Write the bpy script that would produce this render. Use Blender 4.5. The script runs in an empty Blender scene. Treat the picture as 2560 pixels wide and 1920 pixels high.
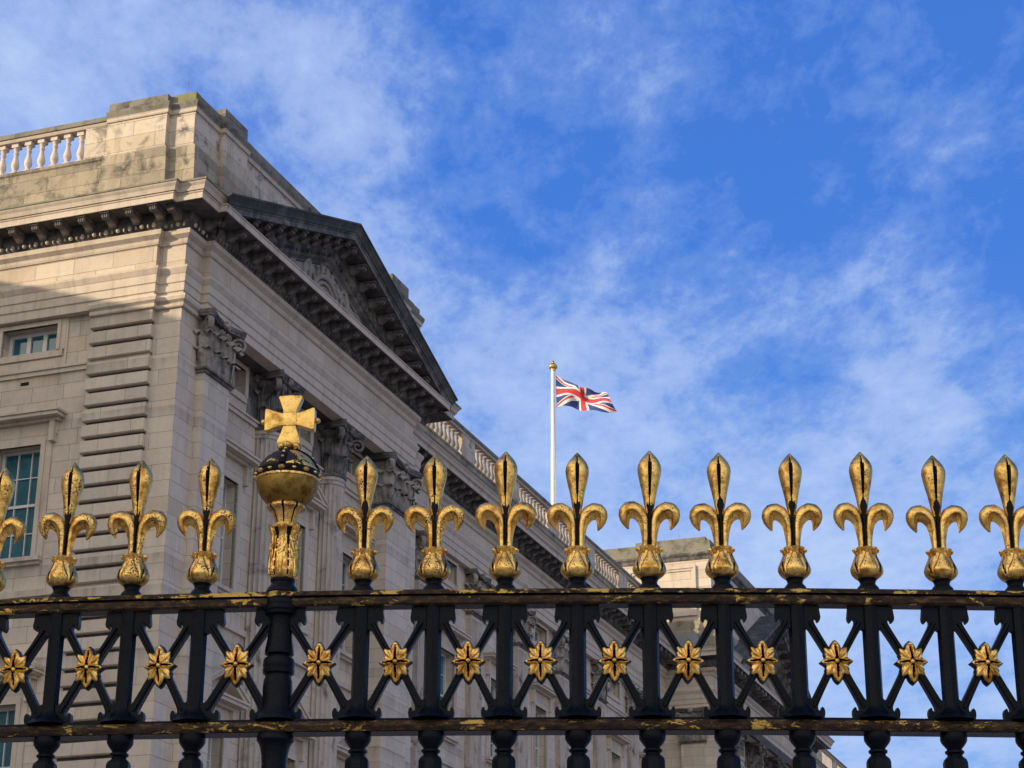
import bpy, bmesh, math, random
from mathutils import Vector, Matrix, noise as mnoise
random.seed(7)
PI = math.pi
sc = bpy.context.scene
col = sc.collection

# ------------------------------------------------------------------ camera
F_PX, PITCH, ROLL = 5047.2, .374112, .0054244
PSI = 1.215842                      # direction of the long facade, from +x
CORNER = (-7.03, 39.38, 0.0)        # building corner on the ground
cam = bpy.data.cameras.new("camera")
cam.lens = F_PX / 2560 * 36; cam.sensor_width = 36; cam.clip_start = .05; cam.clip_end = 5000
camo = bpy.data.objects.new("camera", cam); col.objects.link(camo)
camo.location = (0, 0, 1.6)
camo.rotation_euler = (Matrix.Rotation(PI/2 + PITCH, 3, 'X') @ Matrix.Rotation(ROLL, 3, 'Z')).to_euler()
sc.camera = camo
sc.view_settings.view_transform = 'Standard'; sc.view_settings.look = 'None'
sc.view_settings.exposure = 0; sc.view_settings.gamma = 1
sc.render.resolution_x, sc.render.resolution_y = 1024, 768
try:
    sc.cycles.max_bounces = 6; sc.cycles.caustics_reflective = False; sc.cycles.caustics_refractive = False
except Exception: pass

# ------------------------------------------------------------------ materials
class NT:
    def __init__(s, name):
        s.m = bpy.data.materials.new(name); s.m.use_nodes = True
        s.t = s.m.node_tree; s.b = s.t.nodes['Principled BSDF']
    def n(s, typ, **kw):
        x = s.t.nodes.new(typ)
        for k, v in kw.items(): setattr(x, k, v)
        return x
    def l(s, a, b): s.t.links.new(a, b)
    def mul(s, a, b, op='MULTIPLY', clamp=False):
        x = s.n('ShaderNodeMath', operation=op, use_clamp=clamp)
        for i, v in enumerate((a, b)):
            if v is None: continue
            if isinstance(v, (int, float)): x.inputs[i].default_value = v
            else: s.l(v, x.inputs[i])
        return x.outputs[0]
    def ramp(s, f, stops):
        x = s.n('ShaderNodeValToRGB'); e = x.color_ramp.elements
        while len(e) < len(stops): e.new(.5)
        for i, (p, c) in enumerate(stops):
            e[i].position = p; e[i].color = (*c, 1) if not isinstance(c, (int, float)) else (c, c, c, 1)
        s.l(f, x.inputs[0]); return x.outputs[0]
    def mix(s, f, a, b, mode='MIX'):
        x = s.n('ShaderNodeMix', data_type='RGBA', blend_type=mode)
        for i, v in ((0, f), (6, a), (7, b)):
            if isinstance(v, (int, float)): x.inputs[i].default_value = v
            elif isinstance(v, tuple): x.inputs[i].default_value = (*v, 1)
            else: s.l(v, x.inputs[i])
        return x.outputs[2]
    def noise(s, vec, scale, detail=6, rough=.6, dist=0):
        x = s.n('ShaderNodeTexNoise'); x.inputs['Scale'].default_value = scale
        x.inputs['Detail'].default_value = detail; x.inputs['Roughness'].default_value = rough
        x.inputs['Distortion'].default_value = dist
        s.l(vec, x.inputs['Vector']); return x.outputs['Fac']
    def scalev(s, vec, v):
        x = s.n('ShaderNodeVectorMath', operation='MULTIPLY'); s.l(vec, x.inputs[0]); x.inputs[1].default_value = v
        return x.outputs[0]
    def bump(s, h, st, dist=.01, nrm=None):
        x = s.n('ShaderNodeBump'); x.inputs['Strength'].default_value = st; x.inputs['Distance'].default_value = dist
        s.l(h, x.inputs['Height'])
        if nrm is not None: s.l(nrm, x.inputs['Normal'])
        return x.outputs[0]
    def obj(s):
        tc = s.n('ShaderNodeTexCoord'); return tc.outputs['Object']
    def rand(s, vec):
        oi = s.n('ShaderNodeObjectInfo')
        x = s.n('ShaderNodeVectorMath', operation='MULTIPLY_ADD')
        cb = s.n('ShaderNodeCombineXYZ')
        for i in range(3): s.l(oi.outputs['Random'], cb.inputs[i])
        s.l(cb.outputs[0], x.inputs[0]); x.inputs[1].default_value = (37., 91., 53.); s.l(vec, x.inputs[2])
        return x.outputs[0]

def stone(name, c1, c2, joints=False, soot=0.0, lichen=0.0, streak=.35, rnd=False, rough=.85, mould=.5, bw=.98):
    k = NT(name); o = k.obj()
    if rnd: o = k.rand(o)
    sep = k.n('ShaderNodeSeparateXYZ'); k.l(o, sep.inputs[0])
    big = k.noise(o, .8, 5, .6); fine = k.noise(o, 9, 8, .7)
    if joints:
        add = k.mul(sep.outputs[0], sep.outputs[1], 'ADD')
        zz = k.mul(sep.outputs[2], 35.5 - 18.47, 'ADD')
        cb = k.n('ShaderNodeCombineXYZ'); k.l(add, cb.inputs[0]); k.l(zz, cb.inputs[1])
        br = k.n('ShaderNodeTexBrick'); k.l(cb.outputs[0], br.inputs['Vector'])
        br.inputs['Color1'].default_value = (*c1, 1); br.inputs['Color2'].default_value = (*c2, 1)
        br.inputs['Mortar'].default_value = (c1[0]*.38, c1[1]*.33, c1[2]*.30, 1)
        br.inputs['Scale'].default_value = 1; br.inputs['Mortar Size'].default_value = .005
        br.inputs['Mortar Smooth'].default_value = .3; br.inputs['Bias'].default_value = -.15
        br.inputs['Brick Width'].default_value = bw; br.inputs['Row Height'].default_value = .355
        br.offset = .43; br.squash = .8; br.squash_frequency = 3
        base = br.outputs['Color']; mort = br.outputs['Fac']
        # one block here and there is yellower
        br2 = k.n('ShaderNodeTexBrick'); k.l(cb.outputs[0], br2.inputs['Vector'])
        for a, b in (('Color1', (0, 0, 0, 1)), ('Color2', (1, 1, 1, 1)), ('Mortar', (0, 0, 0, 1))): br2.inputs[a].default_value = b
        br2.inputs['Scale'].default_value = 1; br2.inputs['Mortar Size'].default_value = .0; br2.inputs['Bias'].default_value = -.1
        br2.inputs['Brick Width'].default_value = bw; br2.inputs['Row Height'].default_value = .355
        br2.offset = .43; br2.squash = .8; br2.squash_frequency = 3
        yel = k.ramp(br2.outputs['Color'], [(.80, 0.), (.93, 1.)])
        base = k.mix(k.mul(yel, .45), base, (c1[0]*1.02, c1[1]*.88, c1[2]*.62), 'MIX')
    else:
        base = k.mix(k.ramp(big, [(.35, 0.), (.65, 1.)]), c1, c2); mort = None
    # soft blotches, run-off streaks, soot, lichen
    base = k.mix(1.0, base, k.ramp(big, [(.25, (.80, .79, .78)), (.5, (1., 1., 1.)), (.75, (1.06, 1.03, .98))]), 'MULTIPLY')
    base = k.mix(1.0, base, k.ramp(fine, [(.2, .86), (.5, 1.), (.8, 1.06)]), 'MULTIPLY')
    st = k.noise(k.scalev(o, (3.2, 3.2, .35)), 1.2, 6, .65)
    base = k.mix(k.mul(k.ramp(st, [(.50, 0.), (.74, 1.)]), streak), base, (.12, .105, .09), 'MIX')
    if not joints and not rnd:
        w_ = k.mul(k.mul(sep.outputs[0], sep.outputs[1], 'ADD'), 1/1.37); fr = k.mul(w_, None, 'FRACT')
        base = k.mix(k.mul(k.ramp(fr, [(0., 1.), (.009, 0.)]), .55), base, (.10, .085, .07), 'MIX')
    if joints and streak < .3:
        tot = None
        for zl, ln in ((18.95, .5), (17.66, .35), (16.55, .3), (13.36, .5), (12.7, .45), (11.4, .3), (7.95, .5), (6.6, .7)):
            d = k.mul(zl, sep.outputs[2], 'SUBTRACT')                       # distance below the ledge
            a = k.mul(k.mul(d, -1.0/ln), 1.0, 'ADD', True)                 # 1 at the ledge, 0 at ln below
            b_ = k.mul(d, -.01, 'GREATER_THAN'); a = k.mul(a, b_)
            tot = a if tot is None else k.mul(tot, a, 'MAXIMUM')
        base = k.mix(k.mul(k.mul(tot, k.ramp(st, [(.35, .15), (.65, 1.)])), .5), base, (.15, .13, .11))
    if soot:
        so = k.noise(o, 2.2, 8, .68, .4)
        f = k.ramp(so, [(max(.02, .62-soot*.55), 0.), (max(.1, .78-soot*.4), 1.)])
        base = k.mix(k.mul(f, .92), base, (.045, .047, .045), 'MIX')
    if lichen:
        li = k.noise(o, 1.7, 7, .7, .3)
        base = k.mix(k.mul(k.ramp(li, [(.50, 0.), (.64, 1.)]), lichen), base, (.17, .17, .055), 'MIX')
    k.l(base, k.b.inputs['Base Color']); k.b.inputs['Roughness'].default_value = rough
    k.b.inputs['Specular IOR Level'].default_value = .25
    h = k.mul(fine, mould)
    if mort is not None: h = k.mul(h, k.mul(mort, -2.5), 'ADD')
    k.l(k.bump(h, .5, .012), k.b.inputs['Normal'])
    return k.m

S1, S2 = (.60, .515, .415), (.49, .42, .345)
M = {}
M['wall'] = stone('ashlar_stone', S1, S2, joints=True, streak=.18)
M['trim'] = stone('moulded_stone', (.60, .515, .415), (.49, .42, .34), streak=.4)
M['trimdark'] = stone('weathered_shaded_moulding', (.30, .26, .235), (.20, .18, .165), soot=.5, streak=.5)  # weathered stone whose dark tone also paints shade under the cornice and entablature
M['sootshade'] = stone('sooty_and_shaded_stone', (.19, .195, .185), (.09, .095, .095), soot=.62, streak=.6)
M['carved'] = stone('carved_stone', (.44, .395, .345), (.28, .25, .22), soot=.30, streak=.45, rnd=True, mould=1.4)
M['parapet'] = stone('parapet_stone', (.61, .525, .42), (.46, .40, .32), joints=True, soot=.18, lichen=.05, streak=.5, bw=1.3)
M['cap'] = stone('lichened_coping', (.25, .235, .19), (.19, .18, .15), soot=.25, lichen=.4, streak=.5)
M['capgreen'] = stone('mossy_coping', (.22, .22, .12), (.20, .20, .06), soot=.15, lichen=.95, streak=.4)
M['plinth'] = stone('damp_plinth_stone', (.40, .335, .245), (.21, .185, .14), joints=True, soot=.24, lichen=.10, streak=.6, bw=1.3)
M['tymp'] = stone('tympanum_stone', (.40, .36, .32), (.30, .27, .245), soot=.18, streak=.4)
M['soffit'] = stone('shade_dark_soffit', (.16, .135, .125), (.10, .085, .08), soot=.4, streak=.3)  # underside darkened: shade below the cornice put into the colour
M['baluster'] = stone('baluster_stone', (.66, .57, .49), (.55, .48, .42), streak=.25, rnd=True)
M['balgrey'] = stone('grey_baluster_stone', (.44, .375, .32), (.33, .29, .255), streak=.45, soot=.15, rnd=True)
M['capdark'] = stone('dark_carved_stone', (.27, .245, .22), (.16, .15, .14), soot=.42, streak=.5, rnd=True, mould=1.4)  # carved stone darkened by soot and by recess shade put into the colour
M['fluted'] = stone('fluted_stone', (.50, .445, .395), (.40, .36, .32), soot=.16, streak=.6)

def simple(name, c, rough=.5, metal=0, bump=0, bscale=20, spec=.5):
    k = NT(name); o = k.rand(k.obj())
    n = k.noise(o, bscale, 6, .6)
    k.l(k.mix(1., (c[0], c[1], c[2]), k.ramp(n, [(.25, .82), (.75, 1.12)]), 'MULTIPLY'), k.b.inputs['Base Color'])
    k.b.inputs['Roughness'].default_value = rough; k.b.inputs['Metallic'].default_value = metal
    k.b.inputs['Specular IOR Level'].default_value = spec
    if bump: k.l(k.bump(n, bump, .01), k.b.inputs['Normal'])
    return k.m
M['white'] = simple('white_painted_wood', (.62, .61, .58), .45)
M['pole'] = simple('white_painted_pole', (.80, .77, .68), .35)
M['lead'] = simple('roof_lead', (.22, .225, .23), .6)
M['gravel'] = simple('forecourt_gravel', (.36, .30, .25), .9, bump=.3, bscale=4)
M['tarmac'] = simple('tarmac', (.055, .055, .055), .85, bump=.2, bscale=30)
M['granite'] = simple('plinth_granite', (.38, .36, .34), .7, bump=.2, bscale=40)
def glassm():
    k = NT('window_glass'); o = k.rand(k.obj()); n = k.noise(o, .9, 3)
    k.l(k.ramp(n, [(.35, (.012, .085, .115)), (.65, (.03, .15, .185))]), k.b.inputs['Base Color'])  # teal base colour stands in for the sky reflected in the panes
    k.b.inputs['Roughness'].default_value = .05; k.b.inputs['Specular IOR Level'].default_value = .9; k.l(k.bump(n, .10, .05), k.b.inputs['Normal']); return k.m
M['glass'] = glassm()

def goldm(name, wear=.5, base=(.92, .60, .175), dull=0.):
    k = NT(name); o = k.rand(k.obj())
    chips = k.noise(o, 260, 5, .7); zone = k.noise(o, 22, 3, .5); fine = k.noise(o, 420, 4, .7); cast = k.noise(o, 60, 3, .5)
    m = k.mul(chips, k.mul(zone, wear), 'ADD')
    rust = k.ramp(m, [(.80, 0.), (.85, 1.)])
    tone = k.ramp(k.mul(k.mul(cast, .5), k.mul(zone, .5), 'ADD'), [(.38, (base[0]*.45, base[1]*.34, base[2]*.24)), (.51, (base[0]*.9, base[1]*.86, base[2]*.8)), (.62, base)])
    c = k.mix(rust, tone, (.075, .022, .014))
    k.l(c, k.b.inputs['Base Color'])
    k.l(k.mul(k.mul(rust, -1, 'MULTIPLY'), .96, 'ADD'), k.b.inputs['Metallic'])
    r = k.mul(k.mul(zone, .35), .15 + dull, 'ADD'); r = k.mul(r, k.mul(rust, .35), 'ADD', True)
    k.l(r, k.b.inputs['Roughness'])
    h = k.mul(k.mul(fine, .35), k.mul(cast, 1.7), 'ADD'); h = k.mul(h, k.mul(rust, -.35), 'ADD')
    k.l(k.bump(h, .40, .003), k.b.inputs['Normal'])
    return k.m
M['gold'] = goldm('worn_gilded_iron', .47); M['goldclean'] = goldm('gilded_iron', .375); M['goldcross'] = goldm('gilded_cross_iron', .30)
M['golddull'] = goldm('dull_gilding', .30, (.36, .235, .065), .2)
def goldblack():
    k = NT('flaking_gilding'); o = k.obj()
    n = k.noise(o, 34, 6, .68, .5)
    sx = k.n('ShaderNodeSeparateXYZ'); k.l(o, sx.inputs[0])
    n = k.mul(n, k.mul(sx.outputs[0], 2.2), 'ADD')
    f = k.ramp(n, [(.545, 0.), (.565, 1.)])
    k.l(k.mix(f, (.022, .014, .012), (.80, .53, .15)), k.b.inputs['Base Color'])
    k.l(k.mul(f, .95), k.b.inputs['Metallic'])
    k.l(k.ramp(f, [(0., .6), (1., .42)]), k.b.inputs['Roughness']); k.b.inputs['Specular IOR Level'].default_value = .25
    k.l(k.bump(k.mul(f, k.mul(k.noise(o, 120, 5, .7), .8), 'ADD'), .8, .002), k.b.inputs['Normal']); return k.m
M['goldblack'] = goldblack()
def blackm():
    k = NT('black_painted_iron'); o = k.rand(k.obj())
    n = k.noise(o, 45, 5, .6); f = k.noise(o, 260, 4, .7)
    k.l(k.ramp(n, [(.3, (.0016, .0028, .0055)), (.62, (.0028, .0040, .0070)), (.8, (.007, .0065, .0065))]), k.b.inputs['Base Color'])
    k.l(k.ramp(f, [(.3, .18), (.7, .36)]), k.b.inputs['Roughness'])
    k.b.inputs['Specular IOR Level'].default_value = .11
    k.l(k.bump(k.mul(k.mul(n, 1.5), f, 'ADD'), .42, .004), k.b.inputs['Normal']); return k.m
M['black'] = blackm()
ZR = 1.6+1.256
def railm():
    k = NT('peeling_gilt_rail'); o = k.obj()
    v = k.scalev(o, (.55, 1, 1.6)); n = k.noise(v, 30, 6, .68, .5); z = k.noise(o, 5.5, 3, .5); b = k.noise(v, 62, 7, .78)
    sx = k.n('ShaderNodeSeparateXYZ'); k.l(o, sx.inputs[0])
    m = k.mul(n, k.mul(z, .38), 'ADD')
    m = k.mul(m, k.mul(k.noise(o, 190, 4, .7), .16), 'ADD')
    zl = k.ramp(k.mul(sx.outputs[2], -(ZR-.1), 'ADD'), [(.0, .82), (.03, .55), (.0860, .55), (.0872, .93)])   # the upper lip keeps more gilding
    m = k.mul(m, k.mul(k.mul(zl, -.75, 'ADD'), .22), 'ADD')
    f = k.ramp(m, [(.845, 0.), (.860, 1.)])
    brown = k.ramp(b, [(.34, (.006, .004, .003)), (.47, (.022, .012, .007)), (.55, (.060, .032, .012)), (.62, (.13, .080, .025)), (.70, (.030, .026, .016))])
    k.l(k.mix(f, brown, (.66, .43, .11)), k.b.inputs['Base Color'])
    k.l(k.mul(f, .9), k.b.inputs['Metallic'])
    k.l(k.ramp(f, [(0., .55), (1., .30)]), k.b.inputs['Roughness'])
    k.l(k.bump(k.mul(k.mul(f, .5), k.mul(b, 1.6), 'ADD'), .9, .004), k.b.inputs['Normal']); k.b.inputs['Specular IOR Level'].default_value = .25; return k.m
M['rail'] = railm()
def flagm(name, c):
    k = NT(name); o = k.obj()
    n = k.noise(o, 3.0, 3); k.l(k.mix(1., c, k.ramp(n, [(.3, .85), (.7, 1.1)]), 'MULTIPLY'), k.b.inputs['Base Color'])
    k.b.inputs['Roughness'].default_value = .75; k.b.inputs['Sheen Weight'].default_value = .2
    k.b.inputs['Transmission Weight'].default_value = 0; return k.m
M['fblue'] = flagm('blue_bunting', (.012, .038, .17)); M['fred'] = flagm('red_bunting', (.52, .018, .035)); M['fwhite'] = flagm('white_bunting', (.68, .68, .68))

# ------------------------------------------------------------------ mesh helper
class MB:
    def __init__(s): s.v = []; s.f = []; s.mi = []; s.mats = []; s.cur = 0
    def mat(s, name):
        m = M[name]
        if m not in s.mats: s.mats.append(m)
        s.cur = s.mats.index(m); return s
    def add(s, vs, fs):
        b = len(s.v); s.v += [tuple(x) for x in vs]
        for f in fs: s.f.append([b+i for i in f]); s.mi.append(s.cur)
    def box(s, x0, x1, y0, y1, z0, z1):
        s.add([(x0,y0,z0),(x1,y0,z0),(x1,y1,z0),(x0,y1,z0),(x0,y0,z1),(x1,y0,z1),(x1,y1,z1),(x0,y1,z1)],
              [(3,2,1,0),(4,5,6,7),(0,1,5,4),(1,2,6,5),(2,3,7,6),(3,0,4,7)])
    def sweep(s, path, prof, cap=True):
        P = [Vector(p) for p in path]; N = []
        for a, b in zip(P, P[1:]):
            d = (b-a).normalized(); N.append(Vector((d.y, -d.x)))
        vs = []; n = len(prof)
        for i, p in enumerate(P):
            if i == 0: o = N[0]
            elif i == len(P)-1: o = N[-1]
            else: o = (N[i-1]+N[i])/(1+N[i-1].dot(N[i]))
            for q, z in prof: vs.append((p.x+o.x*q, p.y+o.y*q, z))
        fs = [(i*n+j, (i+1)*n+j, (i+1)*n+j+1, i*n+j+1) for i in range(len(P)-1) for j in range(n-1)]
        if cap: fs += [tuple(range(n))[::-1], tuple(range((len(P)-1)*n, len(P)*n))]
        s.add(vs, fs)
    def lathe(s, prof, c=(0,0,0), n=24, rf=None, cap=True, mf=None):
        vs = []; m = len(prof)
        for j, (r, z) in enumerate(prof):
            for i in range(n):
                a = 2*PI*i/n; k = rf(a, z) if rf else 1
                vs.append((c[0]+r*k*math.cos(a), c[1]+r*k*math.sin(a), c[2]+z))
        b = len(s.v); s.v += vs
        for j in range(m-1):
            for i in range(n):
                i2 = (i+1) % n
                s.f.append([b+j*n+i, b+j*n+i2, b+(j+1)*n+i2, b+(j+1)*n+i])
                s.mi.append(mf(2*PI*(i+.5)/n, (prof[j][1]+prof[j+1][1])/2) if mf else s.cur)
        if cap:
            s.f.append([b+i for i in range(n)][::-1]); s.mi.append(s.cur)
            s.f.append([b+(m-1)*n+i for i in range(n)]); s.mi.append(s.cur)
    def tube(s, pts, rad, n=10, flat=1.0, dent=0., up=(0,1,0), cap=True):
        """tube along pts (lying about in the plane normal to `up`), radii list; flat scales along `up`; dent hollows the inner side"""
        P = [Vector(p) for p in pts]; U = Vector(up).normalized(); vs = []
        for i, p in enumerate(P):
            d = (P[min(i+1, len(P)-1)]-P[max(i-1, 0)]).normalized(); side = d.cross(U).normalized()
            r = rad[i] if hasattr(rad, '__len__') else rad
            for k in range(n):
                a = 2*PI*k/n; c, q = math.cos(a), math.sin(a)
                rr = r
                if dent: 
                    t = max(0, .60*c*(1 if dent > 0 else -1)+.80*abs(q)); rr = r*(1-abs(dent)*min(1, i/len(P)/.30)*max(0, t-.64)/.36)
                vs.append(p+side*(rr*c)+U*(r*q*flat))
        fs = [(i*n+k, i*n+(k+1) % n, (i+1)*n+(k+1) % n, (i+1)*n+k) for i in range(len(P)-1) for k in range(n)]
        if cap: fs += [tuple(range(n))[::-1], tuple(range((len(P)-1)*n, len(P)*n))]
        s.add(vs, fs)
    def prism(s, poly, f0, f1):
        """extrude a 2d polygon; f0,f1 map (a,b) to 3d for the two faces"""
        n = len(poly); vs = [f0(a, b) for a, b in poly]+[f1(a, b) for a, b in poly]
        s.add(vs, [tuple(range(n)), tuple(range(n, 2*n))[::-1]]+[(i, i+n, (i+1) % n+n, (i+1) % n) for i in range(n)])
    def ball(s, c, r, n=10, m=7, sc_=(1,1,1)):
        pr = [(max(1e-4, math.sin(PI*j/m)), -math.cos(PI*j/m)) for j in range(m+1)]
        vs = []
        for q, z in pr:
            for i in range(n): vs.append((c[0]+r*sc_[0]*q*math.cos(2*PI*i/n), c[1]+r*sc_[1]*q*math.sin(2*PI*i/n), c[2]+r*sc_[2]*z))
        s.add(vs, [(j*n+i, j*n+(i+1) % n, (j+1)*n+(i+1) % n, (j+1)*n+i) for j in range(m) for i in range(n)])
    def xf(s, mtx, start=0):
        for i in range(start, len(s.v)): s.v[i] = tuple(mtx @ Vector(s.v[i]))
    def mesh(s, name, smooth=None, bevel=0):
        me = bpy.data.meshes.new(name); me.from_pydata(s.v, [], s.f)
        for m in s.mats: me.materials.append(m)
        me.polygons.foreach_set('material_index', s.mi)
        bm = bmesh.new(); bm.from_mesh(me)
        bmesh.ops.remove_doubles(bm, verts=bm.verts, dist=1e-6)
        bmesh.ops.recalc_face_normals(bm, faces=bm.faces)
        if bevel:
            es = [e for e in bm.edges if len(e.link_faces) == 2 and e.calc_face_angle(0) > .6]
            bmesh.ops.bevel(bm, geom=es, offset=bevel, segments=2, affect='EDGES', profile=.6, clamp_overlap=True)
        bm.to_mesh(me); bm.free()
        if smooth is not None:
            for p in me.polygons: p.use_smooth = True
            me.set_sharp_from_angle(angle=math.radians(smooth))
        me.update(); return me
    def build(s, name, parent=None, smooth=None, bevel=0, loc=(0,0,0), rz=0):
        return place(s.mesh(name, smooth, bevel), name, parent, loc, rz)

def place(me, name, parent=None, loc=(0,0,0), rz=0, rot=None):
    o = bpy.data.objects.new(name, me); col.objects.link(o)
    o.location = loc; o.rotation_euler = rot if rot else (0, 0, rz)
    if parent: o.parent = parent
    return o
def tag(o, label=None, cat=None, group=None, kind=None):
    if label: o['label'] = label
    if cat: o['category'] = cat
    if group: o['group'] = group
    if kind: o['kind'] = kind
    return o
def empty(name, loc=(0,0,0), rz=0):
    o = bpy.data.objects.new(name, None); col.objects.link(o); o.location = loc; o.rotation_euler = (0,0,rz); return o

# ------------------------------------------------------------------ the palace (local axes: u along the long front, v into the building, z up)
pal = empty('palace', CORNER, PSI)
tag(pal, 'large classical stone palace with columned pavilions, pediments and balustraded roofline', 'palace')
def uv_map_front(v0):   # a = u
    return lambda a, z, d: (a, v0+d, z)
def uv_map_end(u0):     # a = v
    return lambda a, z, d: (u0+d, a, z)

def wall_holes(mb, f, a0, a1, z0, z1, holes, depth=.32):
    xs = sorted({a0, a1, *[h[0] for h in holes], *[h[1] for h in holes]}); zs = sorted({z0, z1, *[h[2] for h in holes], *[h[3] for h in holes]})
    for xa, xb in zip(xs, xs[1:]):
        for za, zb in zip(zs, zs[1:]):
            cx, cz = (xa+xb)/2, (za+zb)/2
            if any(h[0] < cx < h[1] and h[2] < cz < h[3] for h in holes): continue
            mb.add([f(xa, za, 0), f(xb, za, 0), f(xb, zb, 0), f(xa, zb, 0)], [(0,1,2,3)])
    for h in holes:
        x0, x1, za, zb = h
        q = [(x0,za),(x1,za),(x1,zb),(x0,zb)]
        for (p, r) in zip(q, q[1:]+q[:1]):
            mb.add([f(*p, 0), f(*r, 0), f(*r, depth), f(*p, depth)], [(0,1,2,3)])

def fbox(mb, f, a0, a1, z0, z1, d0, d1):
    p = [f(a0,z0,d0), f(a1,z0,d0), f(a1,z0,d1), f(a0,z0,d1), f(a0,z1,d0), f(a1,z1,d0), f(a1,z1,d1), f(a0,z1,d1)]
    mb.add(p, [(3,2,1,0),(4,5,6,7),(0,1,5,4),(1,2,6,5),(2,3,7,6),(3,0,4,7)])

def window(f, h, kind, glassd=.24, hood=None, small=False):
    """h=(a0,a1,z0,z1) opening. adds part 'window' (stone surround) > sash, pane, sill"""
    a0, a1, z0, z1 = h; w = a1-a0
    sur = MB().mat('trim')
    fw = .15 if kind == 'small' else .2
    for (q, d) in ((fw, -.045), (fw*.55, -.075)):
        # nested architrave
        fbox(sur, f, a0-q-(.05 if q == fw else 0), a0, z0, z1+q, d, .02); fbox(sur, f, a1, a1+q+(.05 if q == fw else 0), z0, z1+q, d, .02)
        fbox(sur, f, a0, a1, z1, z1+q, d, .02)
    if kind == 'small': fbox(sur, f, a0-fw, a1+fw, z0-fw, z0, -.05, .02)
    else: fbox(sur, f, a0-fw-.05, a1+fw+.05, z0-.09, z0, -.16, .02); fbox(sur, f, a0-fw-.02, a1+fw+.02, z0-.16, z0-.09, -.09, .02)
    if hood:
        zb = z1+fw+.28
        fbox(sur, f, a0-.36, a1+.36, z1+fw+.003, zb, -.05, .02)
        fbox(sur, f, a0-.42, a1+.42, zb, zb+.07, -.16, .02)
        fbox(sur, f, a0-.50, a1+.50, zb+.07, zb+.15, -.34, .02)
        fbox(sur, f, a0-.54, a1+.54, zb+.15, zb+.20, -.38, .02)
        for aa in (a0-.33, a1+.21): fbox(sur, f, aa, aa+.12, zb-.45, zb-.003, -.15, .02)
        if hood == 'tri':
            c = (a0+a1)/2; hw = w/2+.54; zt = zb+.20; hh = hw*.42
            for sgn in (-1, 1):
                for (d, t0, t1) in ((-.38, .10, .17), (-.34, 0, .10)):
                    poly = [(c+sgn*hw, zt+t0-.10), (c+sgn*hw, zt+t1-.10), (c, zt+hh+t1), (c, zt+hh+t0)]
                    sur.prism(poly, lambda a, z, d=d: f(a, z, d), lambda a, z: f(a, z, .02))
            sur.prism([(c-hw+.1, zt), (c+hw-.1, zt), (c, zt+hh)], lambda a, z: f(a, z, -.06), lambda a, z: f(a, z, .02))
    so = sur.build('window', pal)
    g = MB().mat('glass'); fbox(g, f, a0+.05, a1-.05, z0+.05, z1-.03, glassd+.04, glassd+.06); g.build('pane', so)
    s = MB().mat('white')
    t = .085 if kind == 'small' else .055
    fbox(s, f, a0, a0+t, z0, z1, glassd-.02, glassd+.08); fbox(s, f, a1-t, a1, z0, z1, glassd-.02, glassd+.08)
    fbox(s, f, a0+t, a1-t, z0, z0+t, glassd-.02, glassd+.08); fbox(s, f, a0+t, a1-t, z1-t, z1, glassd-.02, glassd+.08)
    bw = .05 if kind == 'small' else .012
    for i in (1, 2):
        x = a0+t+(w-2*t)*i/3; fbox(s, f, x-bw, x+bw, z0+t, z1-t, glassd-.005, glassd+.07)
    if kind != 'small':
        zm = (z0+z1)/2; fbox(s, f, a0+t, a1-t, zm-.03, zm+.03, glassd-.012, glassd+.07)
        for zz in ((z0+zm)/2, (z1+zm)/2): fbox(s, f, a0+t, a1-t, zz-.011, zz+.011, glassd+.001, glassd+.066)
    s.build('sash', so)
    return so

# --- entablature
ENT = [(-.15,20),(-.15,.62),(0,.62),(0,0),(.75,0),(.75,-.18),(12.15,-.18),(12.15,0),(12.9,0),(12.9,1.65),
       (42.6,1.65),(42.6,-.3),(61.3,-.3),(61.3,1.65),(91,1.65),(91,0),(104,0),(104,16)]
b = MB().mat('trim')
b.sweep(ENT, [(-.3,18.95),(.02,18.95),(.02,19.14),(.05,19.16),(.05,19.34),(.075,19.36),(.075,19.54),(.09,19.56),(.12,19.62),(.14,19.66),(.14,19.71),(.11,19.73),(0,19.75),(-.3,19.75)])
b.build('architrave', pal)
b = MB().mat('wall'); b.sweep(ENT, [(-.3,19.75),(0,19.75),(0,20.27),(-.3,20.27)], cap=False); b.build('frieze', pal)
b = MB().mat('trim'); b.sweep(ENT, [(-.3,20.27),(.03,20.27),(.05,20.31),(.06,20.38),(.13,20.43),(.16,20.45),(.16,20.56),(.13,20.58),(-.3,20.585)])
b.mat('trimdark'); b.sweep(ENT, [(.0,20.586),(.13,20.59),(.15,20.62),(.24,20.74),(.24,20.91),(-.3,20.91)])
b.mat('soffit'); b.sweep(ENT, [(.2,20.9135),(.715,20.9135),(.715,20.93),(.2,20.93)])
b.mat('trim'); b.sweep(ENT, [(-.3,20.932),(.716,20.932),(.718,20.905),(.745,20.90),(.75,20.905),(.75,21.035),(.765,21.04),(.775,21.055),(.775,21.07),(-.3,21.08)])
for path in ([(-.15,20),(-.15,.62),(0,.62),(0,0),(.55,0)], [(12.35,0),(12.9,0),(12.9,1.65),(42.6,1.65),(42.6,-.3),(44.2,-.3)], [(59.7,-.3),(61.3,-.3),(61.3,1.65),(91,1.65),(91,0),(104,0),(104,16)]):
    b.mat('trim'); b.sweep(path, [(.5,21.083),(.80,21.083),(.81,21.11),(.83,21.17),(.87,21.22),(.885,21.25),(.885,21.256),(.5,21.256)])
    b.mat('cap'); b.sweep(path, [(.3,21.258),(.905,21.258),(.905,21.30),(.3,21.36),(-.6,21.43)])
b.build('cornice', pal)
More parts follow.
